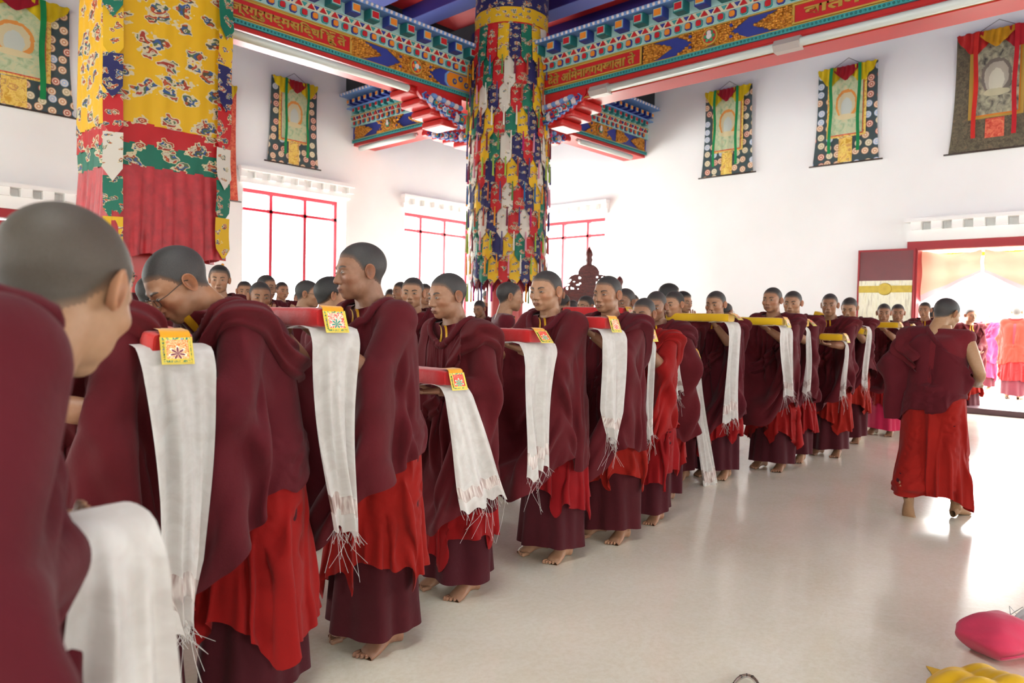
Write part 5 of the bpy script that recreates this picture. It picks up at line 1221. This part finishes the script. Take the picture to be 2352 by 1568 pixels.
def press_folds(sp):
    r = random.Random(sp['seed']*3+1); p = sp['p']; cx = lambda z: sp['axis'](z)[0]
    if 'G' in sp:
        G = np.array(sp['G'], float)
        for k in range(2):
            d = ((G-p.E[k])**2).sum(-1); ie, je = np.unravel_index(d[:NZ-8].argmin(), d[:NZ-8].shape)
            for n_ in range(6): ridge(G, cx, ie+r.randint(-3, 3) if ie > 4 else 4, je+r.uniform(-3, 3), NZ-1, je-13+n_*5.5+r.uniform(-2, 2), r.uniform(.03, .058), r.uniform(1.2, 2.0), r.uniform(.4, 1.1), r.uniform(-2, 2))
            for n_ in range(4): ridge(G, cx, 3, je+r.uniform(-16, 16), max(8, ie+r.randint(0, 5)), je+r.uniform(-3, 3), r.uniform(.014, .028), r.uniform(1.1, 1.8), .3)
        for n_ in range(5): ridge(G, cx, r.randint(8, 20), r.uniform(36, 60), NZ-1, r.uniform(34, 62), r.uniform(.02, .045), r.uniform(1.3, 2.2), .8)
        sp['G'] = G
    R = np.array(sp['Rb'], float); lx = lambda z: p.pel[0]+.01
    for n_ in range(11): j = n_*NTH/11+r.uniform(-3, 3); ridge(R, lx, r.randint(2, 14), j, NZ-1, j+r.uniform(-5, 5), r.uniform(.025, .055), r.uniform(1.2, 2.2), r.uniform(.5, 1.4))
    sp['Rb'] = R
    K = np.array(sp['K0'], float)
    for n_ in range(7): j = n_*NTH/7+r.uniform(-4, 4); ridge(K, lx, 6, j, NZ-1, j+r.uniform(-3, 3), r.uniform(.010, .024), r.uniform(1.4, 2.4), .8)
    sp['K0'] = K
def push_out(X, K, cx, gap, skip=0):
    """keep cloth X outside the cloth K (both column grids round the same upright axis)"""
    X = np.array(X, float); K = np.asarray(K, float); rk = np.hypot(K[..., 0]-cx, K[..., 1]); zk = K[..., 2]
    zs = np.linspace(0, 1.2, 121); T = np.zeros((121, NTH))
    tk = np.arctan2(K[..., 1], K[..., 0]-cx); jc = (np.round(tk/(2*PI)*NTH).astype(int)) % NTH; ic = np.clip(np.round(zk*100).astype(int), 0, 120)
    np.maximum.at(T, (ic, jc), rk)
    for _ in range(3): T = np.maximum(T, .985*np.maximum(np.roll(T, 1, 1), np.roll(T, -1, 1)))
    for _ in range(4): T[1:-1] = np.where(T[1:-1] <= 0, np.maximum(T[:-2], T[2:]), T[1:-1])
    T = (T+np.roll(T, 1, 1)+np.roll(T, -1, 1))/3
    dx, dy = X[..., 0]-cx, X[..., 1]; ln = np.hypot(dx, dy)+1e-6; th = np.arctan2(dy, dx)/(2*PI)*NTH; j0 = np.floor(th).astype(int); f = th-j0; zi = np.clip(np.round(X[..., 2]*100).astype(int), 0, 120)
    rm = T[zi, j0 % NTH]*(1-f)+T[zi, (j0+1) % NTH]*f; rm = np.where(X[..., 2] < 1.0, rm+gap, 0); sc = np.where(ln < rm, rm/ln, 1.0); sc[:max(2, skip)] = 1.0
    X[..., 0] = cx+dx*sc; X[..., 1] = dy*sc; return X
def samp(G, row, col):
    r0 = int(np.clip(math.floor(row), 0, NZ-2)); fr = row-r0; c0 = int(math.floor(col)) % NTH; fc = col-math.floor(col); c1 = (c0+1) % NTH
    return (G[r0, c0]*(1-fc)+G[r0, c1]*fc)*(1-fr)+(G[r0+1, c0]*(1-fc)+G[r0+1, c1]*fc)*fr
def build_person(sp, name='person'):
    p = sp['p']; s = p.s; lod = sp.get('lod', 1); skin = np.array([.94, .86, .78])*np.array(SK[sp['seed'] % len(SK)] if 'skin' not in sp else sp['skin']); sub = 1 if lod == 0 else 0
    root = tag(empty(name, (sp['loc'][0], sp['loc'][1], 0), sp['head']), sp['label'], 'person', sp.get('group'))
    h = vary_head(sp.get('face', sp['seed'])); B = Body()
    hair = add_head(B, h, sp.get('face', sp['seed']), lod, skin, p.hm, gaze=sp.get('gaze', 0.))
    # trunk
    secs = [(p.pel-[0, 0, .06*s], .150, .105), (p.pel+[0, 0, .05*s], .140, .095), ((p.pel+p.chest)/2, .135, .092), (p.chest, .152, .100), ((p.chest+p.nb)/2, .150, .085), (p.nb-[0, 0, .05*s], .118, .066), (p.nb, .07, .058), (p.nb+(p.head-p.nb)*.3, .056, .056)]
    B.grid(np.array([[c+np.array([d*math.cos(a), w*math.sin(a), 0])*s for a in [2*PI*k/20 for k in range(20)]] for c, w, d in secs]), skin, True)
    for i, sd in enumerate((1, -1)):
        S, E, W = p.S[i], p.E[i], p.W[i]; m1 = S+(E-S)*.45; m2 = E+(W-E)*.35
        B.tube([S+np.array([0, -sd*.04, .0])*s, S, m1, E+(S-E)*.08, E+(W-E)*.06, m2, W], [.058*s, .056*s, .049*s, .040*s, .040*s, .041*s, .027*s], skin, 14)
        add_hand(B, E, W, sd, skin, s, sp.get('curl', (.15, .45, .5)), sp.get('palm_up', True))
        fx, fy = p.feet[i]; kn = p.legcaps[i*2][1]; fl = sp.get('flex', (0, 0))[i]
        B.tube([p.pel+[0, sd*.08*s, -.02], p.pel+[fx*.2, sd*.085*s, -.2*s], kn, kn+(np.array([fx-.02, fy, .12*s])-kn)*.35, np.array([fx-.022, fy, .13*s+.1*(fl > 0)])], [.085*s, .078*s, .056*s, .055*s, .037*s], skin, 12)
        add_foot(B, (fx, fy, .088*s), sp.get('toe', .12)*sd, sd, skin, fl, s)
    B.build('body', MAT['skin'], root)
    add_hair('hair', root, hair, MAT['cropped_hair'], sp.get('hair', (.022, .018, .017)), sp.get('lift', 0.), p.head)
    vest = cloth_mesh(sp['V0'], 'vest', MAT[sp.get('vest', 'vest_maroon')], root)
    n = NTH
    for sg in (1, -1):
        cols = [int(sg*k) % n for k in range(3, 7)]; g = sp['V0'][0:22, :][:, cols]; c = np.array([[sp['axis'](q[2])[0], 0, q[2]] for q in g[:, 0]])[:, None]; d = g-c; d[..., 2] = 0; d /= np.linalg.norm(d, axis=-1, keepdims=True); q = MB(); q.grid((g+d*.006)[::(1 if sg > 0 else -1)]); q.build('yellow_trim', MAT['yellow_trim'], root, True)
    cloth_mesh(sp['K0'], 'underskirt', MAT[sp.get('skirtm', 'maroon_dark')], root, sub)
    cloth_mesh(sp['Rb'], 'outer_robe', MAT[sp.get('robem', 'red_wool')], root, sub)
    if 'G' in sp:
        G = sp['G']; sm = MAT[sp.get('shawlm', 'maroon_wool')]; cloth_mesh(G, 'shawl', sm, root, sub)
        ring = [tuple(v) for v in G[1]]; ring = ring+[ring[0]]; q = MB(); q.tube(ring, .013*s, 8, flat=1.5); subq = q.build('shawl_collar', sm, root, True)
        if sp.get('sash', True):
            nu, nv = 56, 14; Q = np.zeros((nv, nu, 3)); flip = sp.get('sashside', 1)
            for a in range(nu):
                u = a/(nu-1); t = flip*(-1.25+u*3.9); ctr = .10+.50*max(0, (1.35-flip*t)/2.6)**1.25 + .34*max(0, (flip*t-1.6)/1.05)
                for b in range(nv):
                    v = b/(nv-1); row = (ctr+(v-.42)*(.20-.06*math.sin(PI*u)))*(NZ-1); row = max(.3, row); P0 = samp(G, row, t/(2*PI)*NTH); ax = sp['axis'](P0[2]); d = P0-np.array([ax[0], ax[1], P0[2]-.03]); d /= np.linalg.norm(d)+1e-9
                    env = math.sin(PI*min(1, max(0, v)))**.5; Q[b, a] = P0+d*(.004+env*(.042+.018*math.sin(v*PI*4.2+u*3+sp['seed'])+.004*math.sin(u*17+v*5)))
            q = MB(); q.grid(Q[::-1] if flip > 0 else Q); o = q.build('shawl_fold', sm, root, True); subsurf(o, 1) if lod == 0 else None
    if sp.get('glasses'):
        M = p.hm; T = lambda q: tuple(np.array(q)@M[:3, :3].T+M[:3, 3]); g = MB(); n = 16
        for sd in (1, -1):
            pts = [T((.104-.006*abs(math.cos(2*PI*k/n)), sd*(.034+.0225*np.sign(math.cos(2*PI*k/n))*abs(math.cos(2*PI*k/n))**.6), -.006+.0135*np.sign(math.sin(2*PI*k/n))*abs(math.sin(2*PI*k/n))**.6)) for k in range(n+1)]
            g.tube(pts, .0011*s, 6, 0)
            g.tube([T((.098, sd*.057, .002)), T((.07, sd*.078, .004)), T((.0, sd*.080, .010)), T((-.012, sd*.079, .004))], .0014*s, 6, 0)
            g.add(pts[:n], [tuple(range(n))], 1)
        g.tube([T((.106, .0115, -.002)), T((.110, 0, .001)), T((.106, -.0115, -.002))], .0011*s, 6, 0)
        g.build('glasses', [MAT['dark_metal'], MAT['window_glass']], root, True)
    sp['root'] = root; return root
plain('dark_metal', srgb(60,56,54), .3, 0, 8, .6)

# ------------------------------------------------------------------ wrapped book with brocade end tag, and white scarf
def wrapped_book(label, loc, rz, col, tagm, L=.60, tilt=0., tagang=.35, seed=0, group='wrapped books carried by the monks'):
    r = tag(empty('wrapped_book', loc, rz), label, 'book', group); r.rotation_euler = (tilt, 0, rz)
    rs = np.random.RandomState(seed); nL, nR = 30, 24; G = np.zeros((nL, nR, 3)); w, h = .068, .036
    for i in range(nL):
        y = (i/(nL-1)-.5)*L; e = 1-.16*max(0, abs(2*i/(nL-1)-1)-.9)/.1
        for k in range(nR):
            a = 2*PI*k/nR; ca, sa = math.cos(a), math.sin(a); x = w*np.sign(ca)*abs(ca)**.35; z = h*np.sign(sa)*abs(sa)**.35
            wr = 1+.012*math.sin(i*1.9+3*a+seed)+.01*rs.uniform(-1, 1); G[i, k] = (x*e*wr, y, z*e*wr)
    q = MB(); q.grid(G, True); 
    for g, fl in ((G[0], False), (G[-1], True)):
        c = g.mean(0); n0 = q.add([tuple(c)]+[tuple(v) for v in g], [(0, k+1, (k+1) % nR+1) if fl else (0, (k+1) % nR+1, k+1) for k in range(nR)])
    q.build('cloth_wrap', MAT[col], r, True)
    ye = L/2; ca, sa = math.cos(tagang), math.sin(tagang)
    def strip(x0, x1, s0, s1, off, nv=8, nu=7):
        s0, s1 = (s0*.8 if s0 > 0 else s0), s1*.8; x0, x1 = x0*.78, x1*.78
        """flap running over the top edge of the end and down; s is distance from the top edge (s<0 on top)"""
        G = np.zeros((nv, nu, 3)); U = np.zeros((nv, nu, 2))
        for i in range(nv):
            s_ = s0+(s1-s0)*i/(nv-1)
            for j in range(nu):
                x = x0+(x1-x0)*j/(nu-1); bend = .004*math.sin(3*x/.06+s_*30)
                if s_ < 0: P_ = (x, ye+s_, h+.004+off+bend*.2)
                else: P_ = (x, ye+.006+off*ca+s_*sa+bend*.3, h+.004-s_*ca+off*sa)
                G[i, j] = P_; U[i, j] = (j/(nu-1), 1-i/(nv-1))
        return G, U
    t1 = empty('end_tag', (0, 0, 0), 0, r)
    G, U = strip(-.056, .056, -.055, .028, .003, 10); q = MB(); q.grid(G, False, 0, U); q.build('gold_strip', MAT['tag_gold'], t1, True)
    G, U = strip(-.058, .058, .024, .122, .0045); q = MB(); q.grid(G, False, 0, U); q.build('border_flap', MAT['tag_border'], t1, True)
    G, U = strip(-.042, .044, .034, .108, .010); q = MB(); q.grid(G, False, 0, U); q.build('lotus_flap', tagm, t1, True)
    q = MB()
    for (x0, x1, s0, s1) in ((-.06, -.052, .022, .124), (.052, .06, .022, .124), (-.06, .06, .116, .124), (-.046, -.040, .032, .11), (.042, .048, .032, .11), (-.046, .048, .104, .11)):
        G, _ = strip(x0, x1, s0, s1, .012 if abs(x0) < .05 and s1 < .12 else .0065, 4, 3); q.grid(G)
    q.build('tag_piping', MAT['tag_yellow'], t1, True)
    return r
def white_scarf(label, loc, rz, L=.75, w0=.2, w1=.22, sway=(0., 0.), seed=0, twist=.0, fringe=True, knot=False, fold=.022, back=.16, group='white scarves hanging from the carried books'):
    """local: x forward of the carrier, y towards the hanging side, z up; hangs from the origin"""
    r = tag(empty('white_scarf', loc, rz), label, 'scarf', group); rs = np.random.RandomState(seed); ph = rs.uniform(0, 6.28, 8); nu, nv = 30, 54; G = np.zeros((nv, nu, 3)); U = np.zeros((nv, nu, 2))
    for i in range(nv):
        v = i/(nv-1); tot = L+back; d = v*tot
        for j in range(nu):
            u = j/(nu-1)-.5
            if d < back: base = np.array([0, -(back-d), .004+.012*math.sin(d/back*PI)]); hang = 0.
            else: base = np.array([0, 0, 0]); hang = (d-back)/L
            w = w0+(w1-w0)*hang
            if knot: w *= 1-.55*max(0, hang-.75)/.25
            cx = sway[0]*hang**1.3+.012*math.sin(hang*5+ph[5]); cy = sway[1]*hang**1.3
            f = fold*(.35+.65*hang)*(math.sin(u*9+ph[0]+1.6*hang)+.6*math.sin(u*17+ph[1]-1.1*hang)+.35*math.sin(u*31+ph[2]+2*hang))
            tw = twist*hang
            x, y = u*w*math.cos(tw)-f*math.sin(tw), f*math.cos(tw)+u*w*math.sin(tw)
            z = -hang*L-(.02*math.sin(u*5+ph[3])+.012*math.sin(u*23))*hang
            e = .022*math.sin(min(1, hang*12)*PI/2)
            G[i, j] = (cx+x+base[0], e+cy+y*min(1, hang*6+.1)+base[1], z+base[2]); U[i, j] = (u*w, -d)
    k0 = int(nv*.865); k1 = int(nv*.93)
    for a, b, m, nm in ((0, k0, 'white_silk', 'scarf_cloth'), (k0-1, k1, 'gauze_band', 'gauze_band'), (k1-1, nv, 'white_silk', 'scarf_end')):
        q = MB(); q.grid(G[a:b], False, 0, U[a:b]); q.build(nm, MAT[m], r, True)
    if fringe:
        q = MB(); rnd = random.Random(seed)
        for k in range(34):
            j = rnd.randrange(nu); p0 = G[-1, j]; l_ = rnd.uniform(.02, .05) if k < 26 else rnd.uniform(.08, .2); dx, dy = rnd.uniform(-.03, .03)*(1+3*(k >= 26)), rnd.uniform(-.01, .03)
            q.tube([tuple(p0), tuple(p0+np.array([dx*.4, dy*.5, -l_*.5])), tuple(p0+np.array([dx, dy, -l_]))], .0008, 3, caps=False)
        tag(q.build('fringe', MAT['white_silk'], r, True), kind='stuff')
    return r
# ================================================================== the queue of monks (walk towards -X)
def carrier(X, Y, H, tagpx, lab, seed, bookcol='wrap_red', near=.30, hyaw=0., nod=.12, lean=.07, curve=.12, head=PI, lod=1, blen=.6, scarf=None, blab='', slab='', tm=0, tilt=0., tagang=.35, tagw=None, **kw):
    ye = Y-near
    if tagw is None: t_ = on_Y(tagpx[0], tagpx[1], ye); bx = float(np.clip(X-t_[0], .24, .52)); bz = t_[2]
    else: bx, bz = tagw
    return dict(loc=(X, Y), head=head, seed=seed, lod=lod, label=lab, pose=dict(H=H, lean=lean, curve=curve, book=(bx, bz), nod=nod, hyaw=hyaw), tagw=(X-bx, ye, bz), bookcol=bookcol, blen=blen, scarf=scarf, blab=blab, slab=slab, tm=tm, tilt=tilt, tagang=tagang, group='monks queueing with wrapped books', **kw)
def by_head(hx, hy, Y, fwd=.13):
    q = on_Y(hx, hy, Y); return q[0]+fwd, Y, q[2]
Q = []
Q.append(carrier(.86, 2.52, 1.66, None, 'monk mostly hidden behind the blurred monk, his maroon shawl showing below', 10, lod=0, hem=(.55, .9, .0), rhem=.4, tagw=(.4, 1.22), hyaw=0., nod=.25, scarf=None, blab='red wrapped book of the hidden monk behind the nearest head', tm=2))
Q.append(carrier(1.31, 2.49, 1.71, (398, 768), 'monk in glasses bending low over a red wrapped book', 11, hyaw=-.05, nod=.68, lean=.18, curve=.42, lod=0, glasses=True, hem=(.54, .92, .03), rhem=.30, sash=True, skin=(0.302, 0.151, 0.084), tilt=-.1,
    scarf=dict(L=.82, w0=.22, w1=.13, sway=(-.02, .03), knot=True, twist=.3), blab='red wrapped book below the face of the bent monk in glasses', slab='long white scarf with gathered end, in front of the bent monk in glasses'))
Q.append(carrier(1.90, 2.55, 1.70, (760, 730), 'monk in profile holding a red book at shoulder height, behind the bent monk in glasses', 12, hyaw=-.25, nod=.12, lod=0, hem=(.64, .96, .0), rhem=.34, skin=(0.227, 0.109, 0.067), sash=False,
    scarf=dict(L=.74, w0=.20, w1=.12, sway=(-.06, -.02), twist=.2), blab='red wrapped book held at shoulder height by the monk in profile', slab='white scarf with frayed end between the bent monk in glasses and the monk in profile', tm=1))
Q.append(carrier(2.56, 2.75, 1.62, (1042, 868), 'monk holding a red book at waist height with a wide white scarf', 13, hyaw=-.1, nod=.16, lod=0, hem=(.48, .60, .03), rhem=.30, skin=(0.277, 0.139, 0.084), sash=True,
    scarf=dict(L=.56, w0=.16, w1=.30, sway=(-.2, .0), fold=.012), blab='low-held red wrapped book above the widest white scarf', slab='widest white scarf, spread flat with a gauze band near its end', tm=2))
Q.append(carrier(3.34, 2.77, 1.68, (1215, 772), 'monk holding a red book, standing in front of the foot of the banner column', 14, lod=0, nod=.1, hyaw=.08, hem=(.58, .66, .0), rhem=.38, skin=(0.353, 0.193, 0.118), sash=False, blen=.5, tagang=.7,
    scarf=dict(L=.66, w0=.28, w1=.20, sway=(.02, .0), twist=.25), blab='red wrapped book of the monk in front of the banner column', slab='white scarf with loose threads, next one right of the widest scarf', tm=2))
Q.append(carrier(3.90, 2.74, 1.68, (1403, 742), 'monk carrying a long red book just below the throne', 15, lod=0, nod=.05, hyaw=.05, hem=(.62, .72, .0), rhem=.40, skin=(0.302, 0.155, 0.092),
    scarf=dict(L=.62, w0=.24, w1=.19, sway=(-.02, .0), knot=True), blab='long red wrapped book held just below the throne', slab='white scarf with gathered end hanging from the long red book below the throne', tm=3))
def far(hx, hy, Y, tagpx, lab, seed, **kw):
    X, Y, H = by_head(hx, hy, Y); return carrier(X, Y, H, tagpx, lab, seed, **kw)
Q.append(far(1432, 662, 3.55, (1440, 716), 'monk with the second red book, directly behind the monk below the throne', 16, skin=SK[3], hem=(.62, .8, 0), rhem=.4, near=.3, blab='second red wrapped book, just above the long one below the throne', slab='short pale scarf under the second red book', scarf=dict(L=.3, w0=.14, w1=.1), tagang=.5, tm=1))
Q.append(far(1474, 684, 2.82, (1490, 766), 'monk wrapped in a bright red shawl, half hidden in the queue', 17, skin=SK[1], shawlm='red_wool', hem=(.7, .8, 0), rhem=.36, near=.2, blen=.42, hyaw=.1, blab='wrapped book with yellow tag by the bright red shawl', slab='narrow white scarf below the bright red shawl', scarf=dict(L=.62, w0=.09, w1=.07), tm=0))
Q.append(far(1505, 668, 3.08, (1550, 784), 'monk in maroon close behind the bright red shawl, face turned to the camera', 18, skin=SK[3], hyaw=.25, nod=.22, hem=(.55, .7, 0), rhem=.4, near=.22, blen=.42, blab='wrapped book with tilted tag, just right of the bright red shawl', slab='short white scarf just right of the bright red shawl', scarf=dict(L=.34, w0=.10, w1=.08, sway=(-.05, 0)), tagang=.9, tm=1))
Q.append(far(1545, 668, 3.42, (1593, 812), 'monk carrying the longest scarf, mostly hidden but for head and shoulder', 19, skin=SK[2], hyaw=-.1, hem=(.6, .8, 0), rhem=.42, near=.42, blab='low wrapped book beside the longest scarf', slab='longest white scarf, trailing down to the floor', scarf=dict(L=1.16, w0=.12, w1=.22, sway=(-.42, -.05)), tm=3))
Q.append(far(1642, 668, 3.17, (1680, 730), 'monk with the first yellow wrapped book after the longest scarf', 20, skin=SK[5], hyaw=.05, hem=(.58, .72, 0), rhem=.38, bookcol='wrap_yellow', blab='yellow wrapped book nearest to the longest scarf', slab='white scarf with gauze band under the nearest yellow book', scarf=dict(L=.82, w0=.25, w1=.24, sway=(.02, 0)), tagang=.9, tm=0))
Q.append(far(1772, 660, 2.98, (1778, 738), 'monk with the second yellow book from the longest scarf', 21, skin=SK[4], hyaw=.0, nod=.02, hem=(.62, .72, 0), rhem=.36, bookcol='wrap_yellow', blab='second yellow wrapped book from the longest scarf', slab='white scarf under the second yellow book from the longest scarf', scarf=dict(L=.60, w0=.24, w1=.24, sway=(-.1, 0)), tm=1))
Q.append(far(1820, 668, 3.03, (1853, 742), 'monk with the third yellow book from the longest scarf', 22, skin=SK[2], hyaw=.12, hem=(.62, .72, 0), rhem=.36, bookcol='wrap_yellow', blab='third yellow wrapped book from the longest scarf', slab='thin white scarf under the third yellow book from the longest scarf', scarf=dict(L=.62, w0=.08, w1=.07), tagang=.8, tm=2))
Q.append(far(1905, 674, 2.88, (1922, 775), 'monk holding the lowest of the yellow books', 23, skin=SK[1], hyaw=.2, nod=.08, hem=(.66, .8, 0), rhem=.38, bookcol='wrap_yellow', blab='lowest-held of the yellow wrapped books', slab='thin white scarf under the lowest yellow book', scarf=dict(L=.52, w0=.09, w1=.06, sway=(.04, 0)), tm=3))
Q.append(far(1952, 682, 3.05, (1992, 742), 'monk looking down over a yellow book, beside the door leaf', 24, skin=SK[5], hyaw=.1, nod=.38, hem=(.8, .86, 0), rhem=.42, bookcol='wrap_yellow', tilt=-.35, blab='upward-tilted yellow wrapped book beside the door leaf', slab='slanting white scarf left of the walking monk', scarf=dict(L=.66, w0=.12, w1=.06, sway=(.08, 0)), tm=0))
Q.append(far(2030, 697, 2.95, (2045, 746), 'monk in front of the foil-covered door leaf, left one of the two', 25, skin=SK[4], hyaw=.3, hem=(.8, .86, 0), rhem=.42, bookcol='wrap_yellow', blab='yellow wrapped book next to the walking monk', slab='white scarf touching the walking monk', scarf=dict(L=.36, w0=.13, w1=.10, sway=(.04, 0)), tm=2, skirtm='magenta_robe'))
Q.append(far(2062, 698, 3.02, (2085, 750), 'monk in front of the foil-covered door leaf, right one of the two', 26, skin=SK[4], hyaw=.3, hem=(.8, .86, 0), rhem=.42, bookcol='wrap_yellow', blab='last yellow wrapped book, almost behind the walking monk', slab='last short white scarf by the walking monk', scarf=dict(L=.3, w0=.1, w1=.08), tm=1))

# ------------------------------------------------------------------ monk walking away on the right
wx, wy = 6.05, 1.40
walker = dict(loc=(wx, wy), head=-.12, seed=31, lod=0, label='barefoot monk walking away across the open floor, right arm bare', face=31, skin=(0.336, 0.197, 0.109), one_shoulder=True, sash=True, sashside=1, hem=(.95, .84, -.08), rhem=.20, khem=.2, ktilt=.06, vest='vest_maroon',
    pose=dict(H=1.64, lean=.12, curve=.16, nod=.42, hyaw=-.35, feet=((-.24, .10), (.20, -.11)), arms=((.12, .30, 1.0), (.25, -.20, 1.0)), book=(.3, 1.0)), flex=(1.0, 0.), toe=.1)
# ------------------------------------------------------------------ nearest monk, lower left, seen from behind
hd = math.radians(10); hp_ = at_depth(150, 665, 1.13); _po = dict(H=1.70, lean=.52, curve=.5, nod=.4, hyaw=.55, book=(.45, 1.07)); _pp = make_pose(**_po)
_po['H'] = 1.70*hp_[2]/_pp.head[2]; _k = _po['H']/1.70; _po['book'] = (.45*_k, 1.07*_k); _hx = _pp.head[0]*_k
near_m = dict(loc=(hp_[0]-math.cos(hd)*_hx, hp_[1]-math.sin(hd)*_hx), head=hd, seed=32, lod=0, label='nearest monk at the left edge, seen from behind and bending forward', skin=(0.353, 0.210, 0.126), hem=(.8, .75, 0), rhem=.36, sash=False, neckr=1.35, shawlm='maroon_wool', hair=(.05, .035, .022), pose=_po)
solo = [walker, near_m]

# ------------------------------------------------------------------ the crowd behind: a few figures, copied
proto = [dict(seed=41, face=41, skin=SK[2]), dict(seed=42, face=42, skin=SK[4]), dict(seed=43, face=43, skin=SK[5], glasses=True), dict(seed=44, face=44, skin=SK[2], lift=.011, hair=(.008, .007, .007)), dict(seed=45, face=45, skin=SK[0], pose_nod=.3), dict(seed=46, face=46, skin=SK[5], shawl=False), dict(seed=47, face=47, skin=SK[2], shawlm='magenta_robe', robem='magenta_robe'), dict(seed=48, face=48, skin=SK[1], shawlm='red_wool')]
for k, d in enumerate(proto):
    d.update(loc=(0, 0), head=0., lod=2 if k > 5 else 1, label='', hem=(.6, .7, 0), sash=k % 2 == 0, vdrop=.16, pose=dict(H=1.70, lean=.03, curve=.08, nod=d.get('pose_nod', .08), arms='clasp' if k != 5 else 'clasp', book=(.3, 1.0)))
# head px, head top px, depth, facing (0 = to the camera, + = to picture right, degrees), figure, label
CROWD = [
 (503, 612, 6.8, -5, 3, 'onlooker looking over the bent monk\'s back, below the right pillar ribbon'),
 (562, 646, 8.8, 0, 0, 'monk far back, just right of the bent monk\'s shoulder'),
 (600, 648, 5.3, 8, 1, 'monk peering over the bent monk\'s back towards the camera'),
 (622, 633, 7.6, 45, 2, 'monk in round glasses standing under the left window mullion'),
 (652, 648, 10.4, 25, 0, 'monk partly behind the one in round glasses'),
 (722, 646, 6.2, 78, 2, 'monk in glasses turned to the right, left of the monk in profile'),
 (688, 670, 12., 0, 3, 'distant figure washed out by the bright left window'),
 (762, 664, 7.4, 60, 4, 'monk partly hidden just left of the face of the monk in profile'),
 (780, 642, 4.8, 105, 3, 'monk turned away, directly behind the face of the monk in profile'),
 (945, 638, 5.5, -12, 0, 'upright monk watching from between the monk in profile and the waist-height book'),
 (912, 648, 9.8, -50, 1, 'small monk behind the upright watcher\'s left'),
 (898, 664, 11., 10, 4, 'smallest far monk left of the upright watcher'),
 (980, 652, 8.4, 20, 1, 'monk almost hidden behind the head of the monk with the widest scarf'),
 (1098, 690, 10., -30, 4, 'far monk left of the banner column foot'),
 (1128, 668, 13.6, 60, 0, 'monk with yellow collar seen between the column tassels, left'),
 (1148, 674, 14.6, 20, 1, 'second monk seen between the column tassels'),
 (1186, 650, 5.9, 100, 5, 'bare-armed monk in sleeveless maroon vest, left of the monk before the banner column'),
 (1273, 646, 6.5, -2, 1, 'monk facing the camera to the left of the throne'),
 (1298, 676, 9.9, 150, 4, 'monk seen from behind, under the left post of the throne'),
 (1338, 680, 7.8, -40, 0, 'monk looking left, under the middle of the throne'),
 (1318, 690, 11., 165, 4, 'monk seen from behind, under the middle of the throne rail'),
 (1457, 676, 8.6, 30, 0, 'monk looking right, behind the monk with the second red book'),
 (1470, 694, 9.6, 20, 4, 'farthest monk above the bright red shawl'),
 (1550, 655, 7.8, 115, 3, 'standing onlooker turned away, above the monk with the longest scarf'),
 (1578, 672, 8.4, 48, 3, 'onlooker with yellow collar facing right, left of the first yellow book'),
 (1674, 697, 9.8, 140, 2, 'far monk turned away, right behind the first yellow-book monk\'s head'),
 (2122, 694, 11.2, -15, 1, 'monk with yellow collar left of the walking monk\'s head'),
 (2148, 706, 11.9, 150, 4, 'monk seen from behind between the yellow-collared monk and the walking monk'),
 (2234, 706, 12.4, 30, 0, 'monk in maroon just right of the walking monk, by the threshold'),
 (2262, 712, 17.0, -20, 6, 'blurred figure in magenta robe out in the bright doorway, right of the walking monk'),
 (2100, 714, 18.0, -50, 6, 'magenta-robed figure outside, glimpsed left of the walking monk'),
 (2338, 700, 14.9, 170, 7, 'large figure in bright red robe at the right edge outside the door'),
 (290, 596, 5.6, 55, 2, 'monk in glasses between the nearest head and the bent monk'),
 (372, 640, 4.7, 120, 3, 'dark-cloaked monk with yellow collar behind the bent monk\'s face'),
]
specs = Q + solo + proto
for sp in specs: prepare(sp)
simulate_all(specs)
for sp in Q + solo:
    build_person(sp)
    if 'tagw' in sp:
        X_, Y_, Z_ = sp['tagw']; L_ = sp['blen']
        wrapped_book(sp['blab'], (X_, Y_+L_/2, Z_), PI, sp['bookcol'], TAGM[sp['tm'] % 4], L_, sp['tilt'], sp['tagang'], seed=sp['seed'])
        if sp['scarf']:
            white_scarf(sp['slab'], (X_+.01, Y_+.0, Z_-.045), PI, seed=sp['seed'], **sp['scarf'])
used = set()
for sp in proto: build_person(sp)
for hx, hy, dep, face, k, lab in CROWD:
    P_ = at_depth(hx, hy+14, dep); zt = at_depth(hx, hy, dep)[2]; src = proto[k]['root']
    o = src if k not in used else copy_tree(src); used.add(k)
    sc = max(.82, min(1.12, zt/1.70)); o.scale = (sc, sc, sc) ; base = 0.0 if zt/1.70 <= 1.12 else zt-1.70*1.12
    ang = math.atan2(-P_[1], -P_[0]) + math.radians(face)
    fwd_ = .12*sc; o.location = (P_[0]-math.cos(ang)*fwd_, P_[1]-math.sin(ang)*fwd_, (-.02 if P_[0] > XW else 0.)); o.rotation_euler = (0, 0, ang)
    tag(o, lab, 'person', 'onlookers standing behind the queue')
# the scarf in the nearest monk's hands
_w = near_m['p'].W[1]; _c, _s = math.cos(hd), math.sin(hd); _q = (_w[0]+.07, _w[1]-.045)
white_scarf('blurred white scarf held low by the nearest monk at the lower left', (near_m['loc'][0]+_c*_q[0]-_s*_q[1], near_m['loc'][1]+_s*_q[0]+_c*_q[1], _w[2]+.035), hd+PI, L=.8, w0=.12, w1=.30, sway=(.10, .05), seed=55, fold=.03, back=.12)
